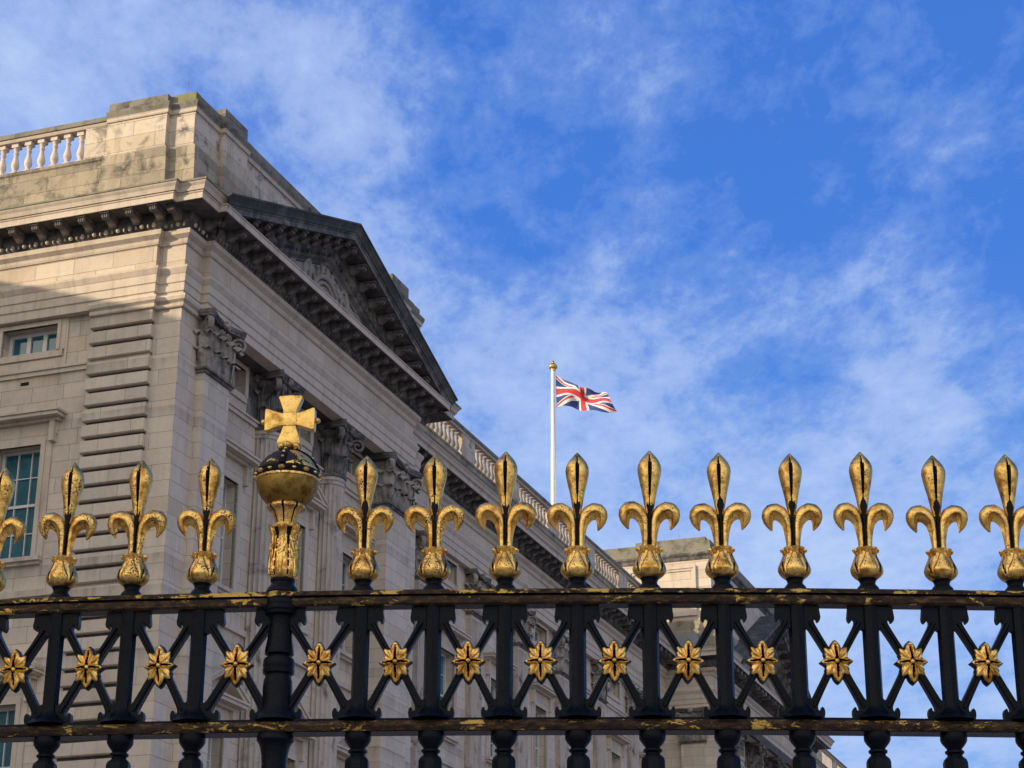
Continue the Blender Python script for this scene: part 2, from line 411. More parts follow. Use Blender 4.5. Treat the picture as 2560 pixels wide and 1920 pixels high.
# egg and dart run under the brackets
eg = MB().mat('trim'); eg2 = MB().mat('trimdark')
def eggs(p0, p1, nrm, z=20.665, slope=0., step=.1463, off=.195, eg=eg):
    p0 = Vector(p0); p1 = Vector(p1); L = (p1-p0).length; n = int(L/step); d = (p1-p0)/n; nn = Vector(nrm)
    for i in range(n):
        q = p0+d*(i+.5)+nn*off
        if i % 2 == 0: eg.ball((q.x, q.y, z+slope*(i+.5)*L/n), .052, 6, 4, (1,1,1.15))
        else: eg.ball((q.x, q.y, z-.01+slope*(i+.5)*L/n), .034, 5, 3, (.8,.8,1.6))
eggs((-.15,14),(-.15,.55),(-1,0)); eggs((0,.5),(0,-.1),(-1,0)); eggs((-.1,0),(.6,0),(0,-1)); eggs((.7,-.18),(12.2,-.18),(0,-1),eg=eg2); eggs((13.1,1.65),(42.4,1.65),(0,-1),eg=eg2); eggs((42.6,1.4),(42.6,-.4),(-1,0),eg=eg2); eggs((42.6,-.3),(61.3,-.3),(0,-1),eg=eg2)
# brackets (modillions) under the soffit
def modillion_mesh():
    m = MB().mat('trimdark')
    poly = [(.20,20.905),(.68,20.905),(.68,20.865),(.655,20.86),(.655,20.80),(.60,20.765),(.54,20.775),(.48,20.80),(.38,20.755),(.31,20.70),(.20,20.69)]
    m.prism(poly, lambda p, z: (-.085, -p, z), lambda p, z: (.085, -p, z))
    m.prism([(.20,20.906),(.70,20.906),(.70,20.872),(.20,20.872)], lambda p, z: (-.11, -p, z), lambda p, z: (.11, -p, z))
    for x in (-.05, 0, .05): m.box(x-.012, x+.012, -.672, -.60, 20.775, 20.86)
    return m.mesh('modillion', 40)
MOD = modillion_mesh()
mods = []     # (x, y, dz, rz)
for k in range(-1, 18): mods.append((-.15 if k >= 0 else 0, .41+.585*k if k >= 0 else .06, 0, -PI/2))
mods.append((.36, 0, 0, 0))
for k in range(19): mods.append((1.05+.6*k, -.18, 0, 0))
mods.append((12.55, 0, 0, 0))
for k in range(49): mods.append((13.4+.6*k, 1.65, 0, 0))
for k in range(31): mods.append((43.0+.6*k, -.3, 0, 0))
for k in range(3): mods.append((42.6, .1+.6*k, 0, -PI/2))
SLOPE = .348; APX = 6.50; PEDV = -.18
def zrk(u, c=APX, h=0.): return 23.14-.02+h-SLOPE*abs(u-c)
rk = [(1.55+.6*k) for k in range(9)]+[12.15-.6*k for k in range(10)]
for u in rk: mods.insert(20, (u, PEDV, zrk(u)-20.91, 0))
for (x, y, dz, rz) in mods[:96]: place(MOD, 'modillion', pal, (x, y, dz), rz)
rest = MB().mat('trimdark')
for (x, y, dz, rz) in mods[96:]:
    s0 = len(rest.v); rest.box(-.1, .1, -.69, -.2, 20.72, 20.908); rest.xf(Matrix.Translation((x, y, dz)) @ Matrix.Rotation(rz, 4, 'Z'), s0)
tag(rest.build('modillion', pal), kind='stuff')

# --- pediments
def pediment(c, half, v0, apex_z, mats=('sootshade', 'trimdark')):
    """c centre u, half width to the tip, v0 frieze plane"""
    sl = (apex_z-.41-20.86)/half
    prof = [(-.05,-.60),(.03,-.60),(.05,-.52),(.13,-.46),(.15,-.40),(.24,-.28),(.24,0),(.73,0),(.745,-.012),(.745,.125),(.765,.13),(.775,.17)]
    prof2 = [(.5,.172),(.80,.172),(.82,.24),(.87,.33),(.885,.36),(.905,.362),(.905,.41),(-.45,.46)]
    root = MB()
    for m, pr in ((mats[1], prof), (mats[0], prof2)):
        root.mat(m); pts = [(c-half, -1), (c, 0), (c+half, 1)]; n = len(pr); vs = []
        for (u, sg) in pts:
            zc = apex_z-.41-sl*abs(u-c)
            for p, h in pr:
                # end cut follows the outward projection
                uu = u+(sg*(p-.9) if sg else 0); zz = zc+h+(sl*(.9-p) if sg else 0)
                vs.append((uu, v0-p, zz))
        fs = [(i*n+j, (i+1)*n+j, (i+1)*n+j+1, i*n+j+1) for i in range(2) for j in range(n-1)]+[tuple(range(n))[::-1], tuple(range(2*n, 3*n))]
        root.add(vs, fs)
    po = root.build('pediment', pal)
    t = MB().mat('tymp')
    zt = lambda u, h=0: apex_z-.41-sl*abs(u-c)+h
    t.add([(c-half+.8, v0+.10, 21.07), (c+half-.8, v0+.10, 21.07), (c, v0+.10, zt(c, -.5))], [(0,1,2)])
    hw = (apex_z-.41-.60-21.1)/sl
    for sgn in (-1, 1):   # inner moulding of the tympanum
        a = (c+sgn*hw*.995, 21.085); bb = (c, zt(c, -.605))
        t.prism([a, (a[0]-sgn*.55, a[1]), (c, bb[1]-.20), bb], lambda a_, z: (a_, v0-.0, z), lambda a_, z: (a_, v0+.11, z))
        t.prism([(a[0]-sgn*.55, a[1]), (a[0]-sgn*.75, a[1]), (c, bb[1]-.27), (c, bb[1]-.20)], lambda a_, z: (a_, v0+.04, z), lambda a_, z: (a_, v0+.11, z))
    t.box(c-hw, c+hw, v0-.02, v0+.1, 21.075, 21.13)
    t.build('tympanum', po)
    r = MB().mat('tymp'); k = (apex_z-21.1)/2.45*1.18
    for rad, w, y in ((.60, .062, .00), (.47, .05, .02), (.36, .045, .04)):
        pts = [(c+rad*k*math.cos(a), v0+y, 21.45*1+(k-1)*.2+rad*k*math.sin(a)) for a in [PI*i/16 for i in range(17)]]
        pts = [(pts[0][0], v0+y, 21.14)]+pts+[(pts[-1][0], v0+y, 21.14)]
        r.tube(pts, w*k, 8)
    r.mat('sootshade'); r.box(c-.31*k, c+.31*k, v0+.075, v0+.095, 21.14, 21.45+.28*k); r.mat('tymp')
    for sgn in (-1, 1):   # scrolls either side
        def S(q): return [(c+sgn*x*k, v0+.02, 21.14+z*k) for x, z in q]
        r.tube(S([(.75,1.0),(.95,.92),(1.05,.72),(1.0,.5),(1.15,.28),(1.42,.2),(1.6,.32),(1.55,.48),(1.4,.5)]), [.06,.09,.1,.1,.1,.09,.08,.06,.03], 8)
        r.tube(S([(.82,.05),(.85,.3),(.78,.55),(.72,.8),(.86,1.02),(1.05,1.05),(1.1,.93)]), [.08,.09,.07,.07,.07,.05,.03], 8)
        r.tube(S([(1.75,.1),(2.0,.25),(2.25,.2),(2.45,.08),(2.75,.05),(3.0,.1)]), [.07,.08,.07,.06,.05,.03], 8)
        r.tube(S([(1.85,.45),(1.7,.62),(1.5,.68),(1.35,.78),(1.2,.9)]), [.04,.06,.06,.05,.03], 8)
        r.ball((c+sgn*1.5*k, v0+.02, 21.14+.36*k), .1*k, 8, 6); r.ball((c+sgn*2.25*k, v0+.03, 21.14+.33*k), .08*k, 8, 6)
    for i in range(7):   # shell above the arch
        a = PI*(.2+.6*i/6); r.tube([(c+.62*k*math.cos(a), v0+.02, 21.45+.62*k*math.sin(a)), (c+.8*k*math.cos(a), v0-.02, 21.45+.8*k*math.sin(a)), (c+.9*k*math.cos(a), v0+.0, 21.45+.88*k*math.sin(a))], [.04,.075,.03], 7)
    r.build('carving', po, 50)
    for sgn in (-1, 1):
        n = int((half-1.1)/.1463)
        for i in range(n):
            u = c+sgn*(i+.5)*.1463; z = zt(u, -.345)
            eg2.ball((u, v0-.19, z), .052 if i % 2 else .034, 6, 4, (1,1,1.2))
    return po
pediment(APX, 6.58, PEDV, 23.55)
pediment(51.95, 7.6, -.3, 25.0)
for sgn in (-1, 1):
    for k in range(9):
        place(MOD, 'modillion', pal, (51.95+sgn*(.4+.6*k), -.3, (25.0-.41)-(25.0-.41-20.86)/7.6*(.4+.6*k)-20.91), 0)
for e_ in (eg, eg2): tag(e_.build('egg_and_dart_moulding', pal, 60), kind='stuff')

# --- capitals, columns, pilasters
def leaf(mb, base, out, side, h, w, curl, n=6):
    """acanthus leaf: rises from base, bends outward, tip turns over"""
    B = Vector(base); O = Vector(out); S_ = Vector(side); Z = Vector((0,0,1)); vs = []; cols_ = 9; n = 12
    for i in range(n+1):
        t = i/n
        if t < .68: z = h*t/.68*.97; o = curl*.16*t
        else:
            a = (t-.68)/.32*2.6                      # the tip rolls outward and down
            z = h*.97+.11*h*math.sin(a)*.8-.10*h*(1-math.cos(a))*.55; o = curl*(.11+.48*(1-math.cos(a))*.62)
        ww = w*(.74+.40*math.sin(PI*min(1, t*.95))**1.2)*(1-.55*max(0, (t-.6)/.4)**2)
        ww *= 1+.10*math.sin(t*26)                   # lobed edge
        for j in range(cols_):
            s = (j/(cols_-1)-.5)*2
            p = B+O*(o+.05*(1-s*s)*(.5+t)+.018*math.cos(s*9))+S_*(s*ww*.5)+Z*(z-.07*s*s*h*t)
            vs.append(p)
    fs = [(i*cols_+j, i*cols_+j+1, (i+1)*cols_+j+1, (i+1)*cols_+j) for i in range(n) for j in range(cols_-1)]
    mb.add(vs, fs)
def volute(mb, c, out, r=.13):
    """scroll at an abacus corner in the vertical plane holding `out`"""
    C = Vector(c); O = Vector(out).normalized(); Z = Vector((0,0,1)); pts = []; rad = []
    up = O.cross(Z)
    for i in range(19):
        a = PI*.95-i*.5*1.0; rr = r*(1-.043*i)
        pts.append(C+O*(rr*math.cos(a))+Z*(rr*math.sin(a))); rad.append(.052*(1-.03*i))
    pts = [C-O*.30-Z*.42, C-O*.24-Z*.15, C-O*.17-Z*.0]+pts; rad = [.03, .04, .045]+rad
    mb.tube(pts, rad, 7, flat=1.7, up=up)
def capital_column(z0=17.66, r=.39, half=.68):
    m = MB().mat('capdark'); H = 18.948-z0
    m.lathe([(r+.0, -.04), (r+.05, -.03), (r+.05, .03), (r, .04), (r*.96, .05), (r*.98, H*.5), (r*1.12, H*.75), (r*1.35, H*.88)], (0,0,z0), 24)
    for i in range(8):
        a = 2*PI*i/8+PI/8; o = (math.cos(a), math.sin(a), 0); s_ = (-math.sin(a), math.cos(a), 0)
        leaf(m, (r*.97*o[0], r*.97*o[1], z0+.05), o, s_, .46, .25, .25)
        a = 2*PI*i/8; o = (math.cos(a), math.sin(a), 0); s_ = (-math.sin(a), math.cos(a), 0)
        leaf(m, (r*.95*o[0], r*.95*o[1], z0+.10), o, s_, .80, .23, .32)
    for k in range(4):
        a = PI/4+k*PI/2; o = (math.cos(a), math.sin(a), 0)
        volute(m, (o[0]*.72, o[1]*.72, z0+H-.33), o, .185)
        a = k*PI/2; o = Vector((math.cos(a), math.sin(a), 0)); s_ = Vector((-o.y, o.x, 0))
        for sg in (-1, 1):
            m.tube([o*(r*1.1)+s_*(sg*.05)+Vector((0,0,z0+.72)), o*(r*1.2)+s_*(sg*.13)+Vector((0,0,z0+.92)), o*(r*1.3)+s_*(sg*.17)+Vector((0,0,z0+1.02)), o*(r*1.33)+s_*(sg*.09)+Vector((0,0,z0+1.05)), o*(r*1.33)+s_*(sg*.08)+Vector((0,0,z0+.97))], [.02,.035,.04,.03,.02], 6, up=o)
        m.ball(tuple(o*(half*.86)+Vector((0,0,z0+H-.10))), .10, 8, 6)
        for j in range(5):
            aa = 2*PI*j/5; m.ball(tuple(o*(half*.88)+s_*(.08*math.cos(aa))+Vector((0,0,z0+H-.10+.08*math.sin(aa)))), .05, 6, 4)
    # abacus with hollow sides
    pl = []
    for k in range(4):
        for t in [i/6 for i in range(6)]:
            a, bb = Vector((1,-1)), Vector((1,1)); p = a.lerp(bb, .06+.88*t)*half; p.x -= .16*math.sin(PI*t)*half/.68
            R = Matrix.Rotation(k*PI/2, 2); pl.append(tuple(R @ p))
    m.mat('trimdark')
    m.prism(pl, lambda x, y: (x, y, z0+H-.145), lambda x, y: (x*1.03, y*1.03, z0+H-.09))
    m.prism(pl, lambda x, y: (x*1.05, y*1.05, z0+H-.085), lambda x, y: (x*1.07, y*1.07, z0+H))
    return m.mesh('capital', 50)
def capital_pilaster(w, d, z0=17.62, proj=.22):
    """w wide along x (front faces -y), body from y=0 back to y=d"""
    m = MB().mat('carved'); H = 18.948-z0
    m.box(-w/2, w/2, 0, d, z0+.05, z0+H-.13)
    m.mat('trimdark'); m.box(-w/2-.05, w/2+.05, -.05, d, z0-.06, z0); m.box(-w/2-.09, w/2+.09, -.09, d, z0, z0+.045); m.mat('carved')
    nf = 3 if w > .8 else 2
    def ring(zb, h, curl, offs, lw):
        for x in offs: leaf(m, (x, 0, zb), (0,-1,0), (1,0,0), h, lw, curl)
        for sg in (-1, 1):
            leaf(m, (sg*w/2, min(.2, d/2), zb), (sg,0,0), (0,1,0), h, min(.34, d), curl)
            dd = Vector((sg,-1,0)).normalized(); leaf(m, (sg*w/2*.98, .01, zb), dd, (dd.y*-1, dd.x, 0), h, .3, curl)
    ring(z0+.05, .46, .26, [-.30*w, .0, .30*w], w*.25)
    ring(z0+.10, .80, .34, [-.42*w, -.15*w, .15*w, .42*w], w*.20)
    for sg in (-1, 1):
        o = Vector((sg, -1, 0)).normalized()
        volute(m, (sg*(w/2+.11), -.11, z0+H-.33), o, .185)
        for q in (.08, .17):
            m.tube([(sg*q, -.06, z0+.72), (sg*(q+.05), -.10, z0+.92), (sg*(q+.06), -.13, z0+1.02), (sg*q, -.15, z0+1.05), (sg*(q-.01), -.14, z0+.97)], [.02,.035,.04,.03,.02], 6)
    m.ball((0, -.17, z0+H-.10), .10, 8, 6)
    for j in range(5):
        aa = 2*PI*j/5; m.ball((.08*math.cos(aa), -.20, z0+H-.10+.08*math.sin(aa)), .05, 6, 4)
    m.mat('trimdark')
    hw = w/2+proj; pl = [(-hw, d), (-hw, .05), (-hw+.03, -proj+.02), (-hw+.09, -proj), (-w/4, -proj+.12), (0, -proj+.15), (w/4, -proj+.12), (hw-.09, -proj), (hw-.03, -proj+.02), (hw, .05), (hw, d)]
    m.prism(pl, lambda x, y: (x, y, z0+H-.145), lambda x, y: (x*1.01, y-.01 if y < d else y, z0+H-.09))
    m.prism(pl, lambda x, y: (x*1.02, y-.02 if y < d else y, z0+H-.085), lambda x, y: (x*1.03, y-.03 if y < d else y, z0+H))
    return m.mesh('capital', 50)
def flute(a, z):
    t = (a*24/(2*PI)) % 1; return 1-.075*math.sqrt(max(0, 1-((t-.5)/.40)**2)) if abs(t-.5) < .40 else 1
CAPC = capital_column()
def column_mesh():
    m = MB().mat('fluted')
    m.lathe([(.45, 7.4), (.45, 9), (.445, 12), (.425, 15), (.40, 17.45)], (0,0,0), 24*8, rf=flute, cap=False)
    m.lathe([(.405,17.42),(.405,17.50),(.43,17.52),(.43,17.57),(.40,17.60),(.395,17.68)], (0,0,0), 32)
    m.mat('trim'); m.box(-.68,.68,-.68,.68,6.9,7.15); m.lathe([(.66,7.15),(.68,7.22),(.62,7.28),(.56,7.31),(.58,7.36),(.50,7.42)], (0,0,0), 32)
    return m.mesh('column', 35)
COL = column_mesh()
def pilaster_mesh(w, d, fl, z1=17.60, z0=7.0, mat='wall'):
    m = MB().mat('fluted' if fl else mat)
    if fl:
        n = 7; pts = [(-w/2, d), (-w/2, 0)]
        mg = w*.06; fw = (w-2*mg)/n
        for i in range(n):
            x0 = -w/2+mg+i*fw
            for t in range(7): 
                a = t/6; pts.append((x0+fw*(.12+.76*a), .055*math.sin(PI*a)))
        pts += [(w/2, 0), (w/2, d)]
        m.prism(pts, lambda x, y: (x, y, z0+.45), lambda x, y: (x, y, z1-.15))
        m.mat('trim'); m.box(-w/2, w/2, 0, d, z1-.15, z1); m.box(-w/2-.06, w/2+.06, -.06, d, z0, z0+.45)
    else:
        m.box(-w/2, w/2, 0, d, 0, z1)
    return m.mesh('pilaster', 35 if fl else None)

BAYZ = dict(small=(18.21, 18.82), tall=(13.55, 16.05), low=(8.0, 10.46), ground=(2.6, 5.6))
def bays(f, cs, a0, a1, z1=18.95, hw=.56, hwm=.62, mid='flat', recess=False, tri=()):
    """wall with the four storeys of windows at centres cs"""
    holes = []; wins = []
    for c in cs:
        H = [(c-hwm, c+hwm, *BAYZ['small']), (c-hw, c+hw, *BAYZ['tall']), (c-hw, c+hw, *BAYZ['low']), (c-hw, c+hw, *BAYZ['ground'])]
        holes += H
        wins += [(H[0], 'small', None), (H[1], 'tall', 'tri' if c in tri else mid), (H[2], 'tall', 'tri'), (H[3], 'tall', None)]
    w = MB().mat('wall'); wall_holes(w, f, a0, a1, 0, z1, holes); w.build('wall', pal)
    for h, kind, hood in wins: window(f, h, kind, hood=hood)
    if recess:  # dark sheets paint the recess's shade and soot onto the upper wall
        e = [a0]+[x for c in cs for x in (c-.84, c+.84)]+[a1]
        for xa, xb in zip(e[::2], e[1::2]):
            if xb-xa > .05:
                r_ = MB().mat('trimdark'); fbox(r_, f, xa, xb, 17.83, 18.94, -.012, .01); r_.build('recess_shade_sheet', pal)
    for L_ in (((17.66, .10, .05), (17.76, .05, .09)), ((12.7, .14, .07),), ((6.6, .3, .2), (6.9, .1, .28))):
        t = MB().mat('trim')
        for z, h, d in L_: fbox(t, f, a0, a1, z, z+h, -d, .02)
        t.build('string_course', pal)

# near pavilion front
def pavilion(u0, W, v0, cols, pl, pr, wins, tri=()):
    for a_, b_ in ((u0, u0+pl[0]+.15), (u0+pr[1]-.15, u0+W)):    # corner strips
        m = MB().mat('wall'); m.box(a_, b_, v0, v0+1.6, 0, 18.82); m.build('corner_strip', pal)
    bays(uv_map_front(v0+.5), [u0+c for c in wins], u0+pl[1]-.05, u0+pr[0]+.05, mid='flat', recess=True, tri=[u0+c for c in tri])
    for a, b_ in (pl, pr):
        w = b_-a; c = u0+(a+b_)/2
        po = place(pilaster_mesh(w, .7, False), 'pilaster', pal, (c, v0-.19, 0))
        place(capital_pilaster(w, .69), 'capital', po)
    for c in cols:
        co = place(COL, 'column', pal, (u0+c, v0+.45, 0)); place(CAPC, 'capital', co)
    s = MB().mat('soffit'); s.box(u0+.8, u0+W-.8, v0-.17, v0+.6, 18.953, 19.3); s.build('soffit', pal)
pavilion(0, 12.9, 0, (4.95, 8.42), (.8, 1.95), (10.60, 12.12), (3.2, 6.67, 9.72), tri=(6.67,))
pavilion(42.6, 18.7, -.3, (4.2, 7.8, 11.2, 14.6), (.8, 2.2), (16.5, 17.9), (3.1, 6.0, 9.4, 12.9, 15.6), tri=(9.4,))
# band at the top of the plain corner strip
for path in ([(0,.62),(0,0),(.8,0)], [(12.1,0),(12.9,0),(12.9,1.8)], [(42.6,1.8),(42.6,-.3),(43.4,-.3)], [(60.4,-.3),(61.3,-.3),(61.3,1.8)], [(-.15,2.13),(-.15,.62),(-.05,.62)]):
    t = MB().mat('trim'); t.sweep(path, [(-.05,18.78),(.05,18.78),(.07,18.80),(.08,18.86),(.05,18.88),(.12,18.93),(.14,19.0),(.12,19.05),(-.05,19.08)]); t.build('band_moulding', pal)
# end wall: rusticated pier
r = MB().mat('wall')
g = .088
zs = [18.47-.355*k for k in range(52)]; zs = [z for z in zs if z > .3]
top = 18.80
for z in zs:
    # block from z+g/2 to top, chamfered lower edge over a deep joint
    b0 = z+g/2
    r.prism([(-.15, top), (-.15, b0+.02), (-.12, b0), (.02, b0), (.02, top)], lambda u, zz: (u, .62, zz), lambda u, zz: (u, 2.13, zz))
    r.mat('sootshade'); r.box(-.03, .02, .66, 2.09, z-g/2-.002, b0+.002); r.mat('wall'); top = z-g/2  # joint backing darkened: the joint's shadow put into its colour
r.build('rusticated_pier', pal)
C_END = [3.72+3.6*k for k in range(3)]
bays(uv_map_end(0.03), C_END, .66, 14.2, z1=19.0, hwm=.70)
# recessed panel frames round the small end windows and a vent
f = uv_map_end(.03)
for c in C_END:
    t = MB().mat('trim')
    for a0_, a1_ in ((c-.95, c-.90), (c+.90, c+.95)): fbox(t, f, a0_, a1_, 17.83, 19.05, -.035, .02)
    fbox(t, f, c-.9, c+.9, 17.83, 18.02, -.02, .02); fbox(t, f, c-.9, c+.9, 18.99, 19.05, -.06, .02); t.build('panel_moulding', pal)
v_ = MB().mat('black'); fbox(v_, uv_map_end(.03), 3.66, 3.87, 17.48, 17.56, -.004, .02); v_.build('vent', pal)
# long range between the pavilions
PILU = [17.6+4.13*k for k in range(6)]
bays(uv_map_front(1.83), [15.2]+[u+2.06 for u in PILU], 12.85, 42.65, tri=())
PM = pilaster_mesh(.95, .2, True); PC = capital_pilaster(.95, .2, proj=.2)
for u in PILU: place(PC, 'capital', place(PM, 'pilaster', pal, (u, 1.65, 0)))
# side of the central block, with its own corner pilaster
w = MB().mat('wall'); w.box(42.62, 43.4, 1.29, 2.4, 0, 18.95); w.build('wall', pal)
po = place(pilaster_mesh(.95, .2, False), 'pilaster', pal, (42.45, .55, 0), -PI/2); place(PC, 'capital', po)
# far range and far pavilion
w = MB().mat('wall'); w.box(61.2, 91.2, 1.85, 3, 0, 18.96); w.box(91, 104, .02, 3, 0, 18.96); w.build('wall', pal)

# --- parapets
PP = [(.17,21.3),(.10,22.60),(.06,22.66),(0,22.68)]
PW = [(0,22.682),(0,23.50)]
PT = [(-.2,23.50),(.03,23.50),(.045,23.53),(.045,23.57),(.06,23.60),(.085,23.68),(.09,23.70),(.09,23.75),(-.2,23.755)]
def parapet(path, top=24.0, dz=0, depth=.7):
    m = MB().mat('plinth'); m.sweep(path, [(p, z) for p, z in PP]+[(-depth,22.68),(-depth,21.3)])
    m.mat('parapet'); m.sweep(path, PW+[(-depth,23.50+dz),(-depth,22.682)] if not dz else [(0,22.682),(0,23.50+dz),(-depth,23.50+dz),(-depth,22.682)])
    po = m.build('parapet_wall', pal)
    c = MB().mat('trim'); c.sweep(path, [(p, z+dz) for p, z in PT[:5]]+[(-.2, 23.60+dz)])
    c.mat('cap'); c.sweep(path, [(-.2,23.603+dz)]+[(p, z+dz+.003) for p, z in PT[4:]]); c.sweep(path, [(-.1,23.757+dz),(-.02,23.757+dz),(-.02,top+dz),(-depth,top+dz+.01),(-depth,23.5+dz)])
    c.build('coping', po); return po
P1 = [(-.15,2.14),(-.15,.63),(0,.63),(0,0),(1.12,0),(1.12,-.13),(2.25,-.13),(2.25,0),(10.65,0),(10.65,-.13),(11.8,-.13),(11.8,0),(12.9,0),(12.9,3.0)]
po = parapet(P1)
for mt, bx in (('cap', (1.14, 2.23, -.11, .6, 24.012, 24.15)), ('cap', (10.67, 11.78, -.11, .6, 24.012, 24.15)), ('capgreen', (.019, .22, .019, .50, 23.764, 24.012))):
    c = MB().mat(mt); c.box(*bx); c.build('coping_block', po)
# attic of the central block
AT = [(43.25,8),(43.25,-.2),(43.9,-.2),(43.9,-.33),(45.4,-.33),(45.4,-.2),(58.5,-.2),(58.5,-.33),(60.0,-.33),(60.0,-.2),(60.65,-.2),(60.65,8)]
m = MB().mat('plinth'); m.sweep(AT, [(.17,21.3),(.10,22.7),(.06,22.76),(0,22.78),(-.7,22.78),(-.7,21.3)])
m.mat('wall'); m.sweep(AT, [(0,22.782),(0,25.3),(-.7,25.3),(-.7,22.782)])
ao = m.build('attic_wall', pal)
c = MB().mat('trimdark'); c.sweep(AT, [(-.2,25.3),(.03,25.3),(.05,25.34),(.08,25.42),(.16,25.50),(.16,25.58),(-.2,25.59)])
c.mat('cap'); c.sweep(AT, [(-.3,25.592),(.02,25.592),(.0,26.12),(-.7,26.2),(-.7,25.3)])
c.build('coping', ao)
c = MB().mat('cap'); c.box(43.25+.03, 44.2, -.0, 3.0, 26.125, 26.27); c.build('coping_block', ao)
pn = MB().mat('trim')
for q, d in ((0, .09), (.1, .05)):
    a, b2, z0, z1 = .42+q, 3.30-q, 22.95+q, 25.06-q
    f = uv_map_end(43.25)
    fbox(pn, f, a, b2, z1-.1, z1, -d, .01); fbox(pn, f, a, b2, z0, z0+.1, -d, .01); fbox(pn, f, a, a+.1, z0+.1, z1-.1, -d, .01); fbox(pn, f, b2-.1, b2, z0+.1, z1-.1, -d, .01)
pn.build('panel_moulding', ao)
# balustrades
def baluster_mesh(mt='baluster'):
    m = MB().mat(mt)
    m.box(-.085,.085,-.085,.085,0,.07); m.box(-.085,.085,-.085,.085,.70,.80)
    m.lathe([(.075,.07),(.08,.09),(.055,.12),(.05,.15),(.088,.22),(.094,.28),(.075,.36),(.050,.46),(.045,.54),(.062,.56),(.062,.585),(.046,.60),(.052,.65),(.075,.68),(.08,.70)], (0,0,0), 16, cap=False)
    return m.mesh('baluster', 45)
BAL = baluster_mesh(); BALG = baluster_mesh('balgrey')
def balustrade(p0, p1, dies, nper, zr=22.68, stuff=None, cap='cap'):
    """straight run from p0 to p1; dies = list of (s0,s1) solid stretches measured along it"""
    p0 = Vector(p0); p1 = Vector(p1); L = (p1-p0).length; d = (p1-p0)/L; path = [tuple(p0), tuple(p1)]
    m = MB().mat('plinth'); m.sweep(path, [(.12,21.3),(.10,22.55),(.13,22.58),(.13,22.64),(.08,22.68),(-.28,22.68),(-.28,21.3)])
    m.mat('parapet'); nrm = Vector((d.y, -d.x))
    for s0_, s1_ in dies: m.sweep([tuple(p0+d*s0_), tuple(p0+d*s1_)], [(.03,22.682),(.03,23.478),(-.22,23.478),(-.22,22.682)])
    bo = m.build('balustrade_plinth', pal)
    c = MB().mat('trim'); c.sweep(path, [(-.23,23.48),(.04,23.48),(.06,23.52),(.07,23.55),(-.26,23.55)])
    c.mat(cap); c.sweep(path, [(-.26,23.552),(.09,23.552),(.10,23.56),(.10,23.66),(.07,23.69),(-.28,23.70)]); c.build('handrail', bo)
    gaps = list(zip([x[1] for x in dies], [x[0] for x in dies[1:]]))
    for a, e in gaps:
        n = max(1, round((e-a)/.345)); 
        for i in range(n):
            q = p0+d*(a+(i+.5)*(e-a)/n)-nrm*.095
            if stuff is None: place(BALG if p0.y == p1.y else BAL, 'baluster', pal, (q.x, q.y, zr))
            else:
                stuff.box(q.x-.07, q.x+.07, q.y-.07, q.y+.07, zr, zr+.8)
st = MB().mat('baluster')
balustrade((-.10,16.0), (-.10,2.15), [(0,.3),(3.1,4.3),(7.3,8.5),(13.3,13.85)], 0)
dies = [(0,.9)]+[(21.75+4.13*k-.55-13.0, 21.75+4.13*k+.55-13.0) for k in range(-1, 5)]+[(29.0,29.6)]
balustrade((13.0,2.05), (42.6,2.05), dies, 0)
balustrade((61.3,2.05), (91,2.05), [(4.13*k, 4.13*k+1.1) for k in range(8)]+[(29.2,29.7)], 0, stuff=st)
tag(st.build('baluster', pal), kind='stuff')
m = MB().mat('lead')
for a_, b_, v_0 in ((.4, 12.4, .6), (12.4, 42.8, 2.3), (42.8, 61, .3), (61, 91, 2.3), (91, 103.5, .6)): m.box(a_, b_, v_0, 30-.01*a_/10, 21.2, 22.1)
m.build('roof', pal)
m = MB().mat('lead'); m.box(43.4, 60.5, .3, 8.2, 22, 25.2); m.build('roof', pal)
m = MB().mat('wall'); m.sweep([(103.9,.1),(103.9,30),(0.2,30),(.2,14)], [(0,0),(0,22),(-.4,22),(-.4,0)]); m.box(91.2,103.8,.1,.7,21.3,23.9); m.build('wall', pal)

def world(u, v, z): 
    return (CORNER[0]+u*math.cos(PSI)-v*math.sin(PSI), CORNER[1]+u*math.sin(PSI)+v*math.cos(PSI), z)
# lightning rods
for i, (u, v, z, lab) in enumerate(((.35, .45, 24.0, 'thin metal rod standing on the mossy corner of the near parapet'), (43.6, 1.2, 26.2, 'thin metal rod standing on the far attic above the sunlit panel'))):
    m = MB().mat('lead'); m.lathe([(.03,0),(.03,.05),(.009,.06),(.006,.62)], (0,0,0), 8)
    tag(m.build('lightning_rod', None, loc=world(u, v, z)), lab, 'rod', 'lightning rods on the parapets')

# --- adjoining wing beyond the frame on the near side (it throws the shade over the lower walls and railings)
wing = empty('adjoining_wing', CORNER, PSI)
tag(wing, 'plain stone wing standing at right angles to the palace end wall', 'building')
w = MB().mat('wall'); f = lambda a, z, d: (a, 14+d, z)
cs = [-3-4.2*k for k in range(14)]
wall_holes(w, f, -62, -.2, 0, 22.2, [(c-.6, c+.6, z0, z1) for c in cs for z0, z1 in ((3,6),(9,12),(14.5,17))])
w.add([(-62,14,0),(-62,28,0),(-62,28,22.2),(-62,14,22.2)], [(0,1,2,3)]); w.add([(-62,28,0),(0,28,0),(0,28,22.2),(-62,28,22.2)], [(0,1,2,3)]); w.build('wall', wing)
gl = MB().mat('glass'); 
for c in cs:
    for z0, z1 in ((3,6),(9,12),(14.5,17)): gl.box(c-.6, c+.6, 14.25, 14.3, z0, z1)
gl.build('window', wing)
w = MB().mat('trim'); w.box(-62.4, -.2, 13.62, 28.4, 21.6, 22.1); w.box(-62.2, -.2, 13.8, 28.2, 22.101, 23.03); w.build('cornice', wing)

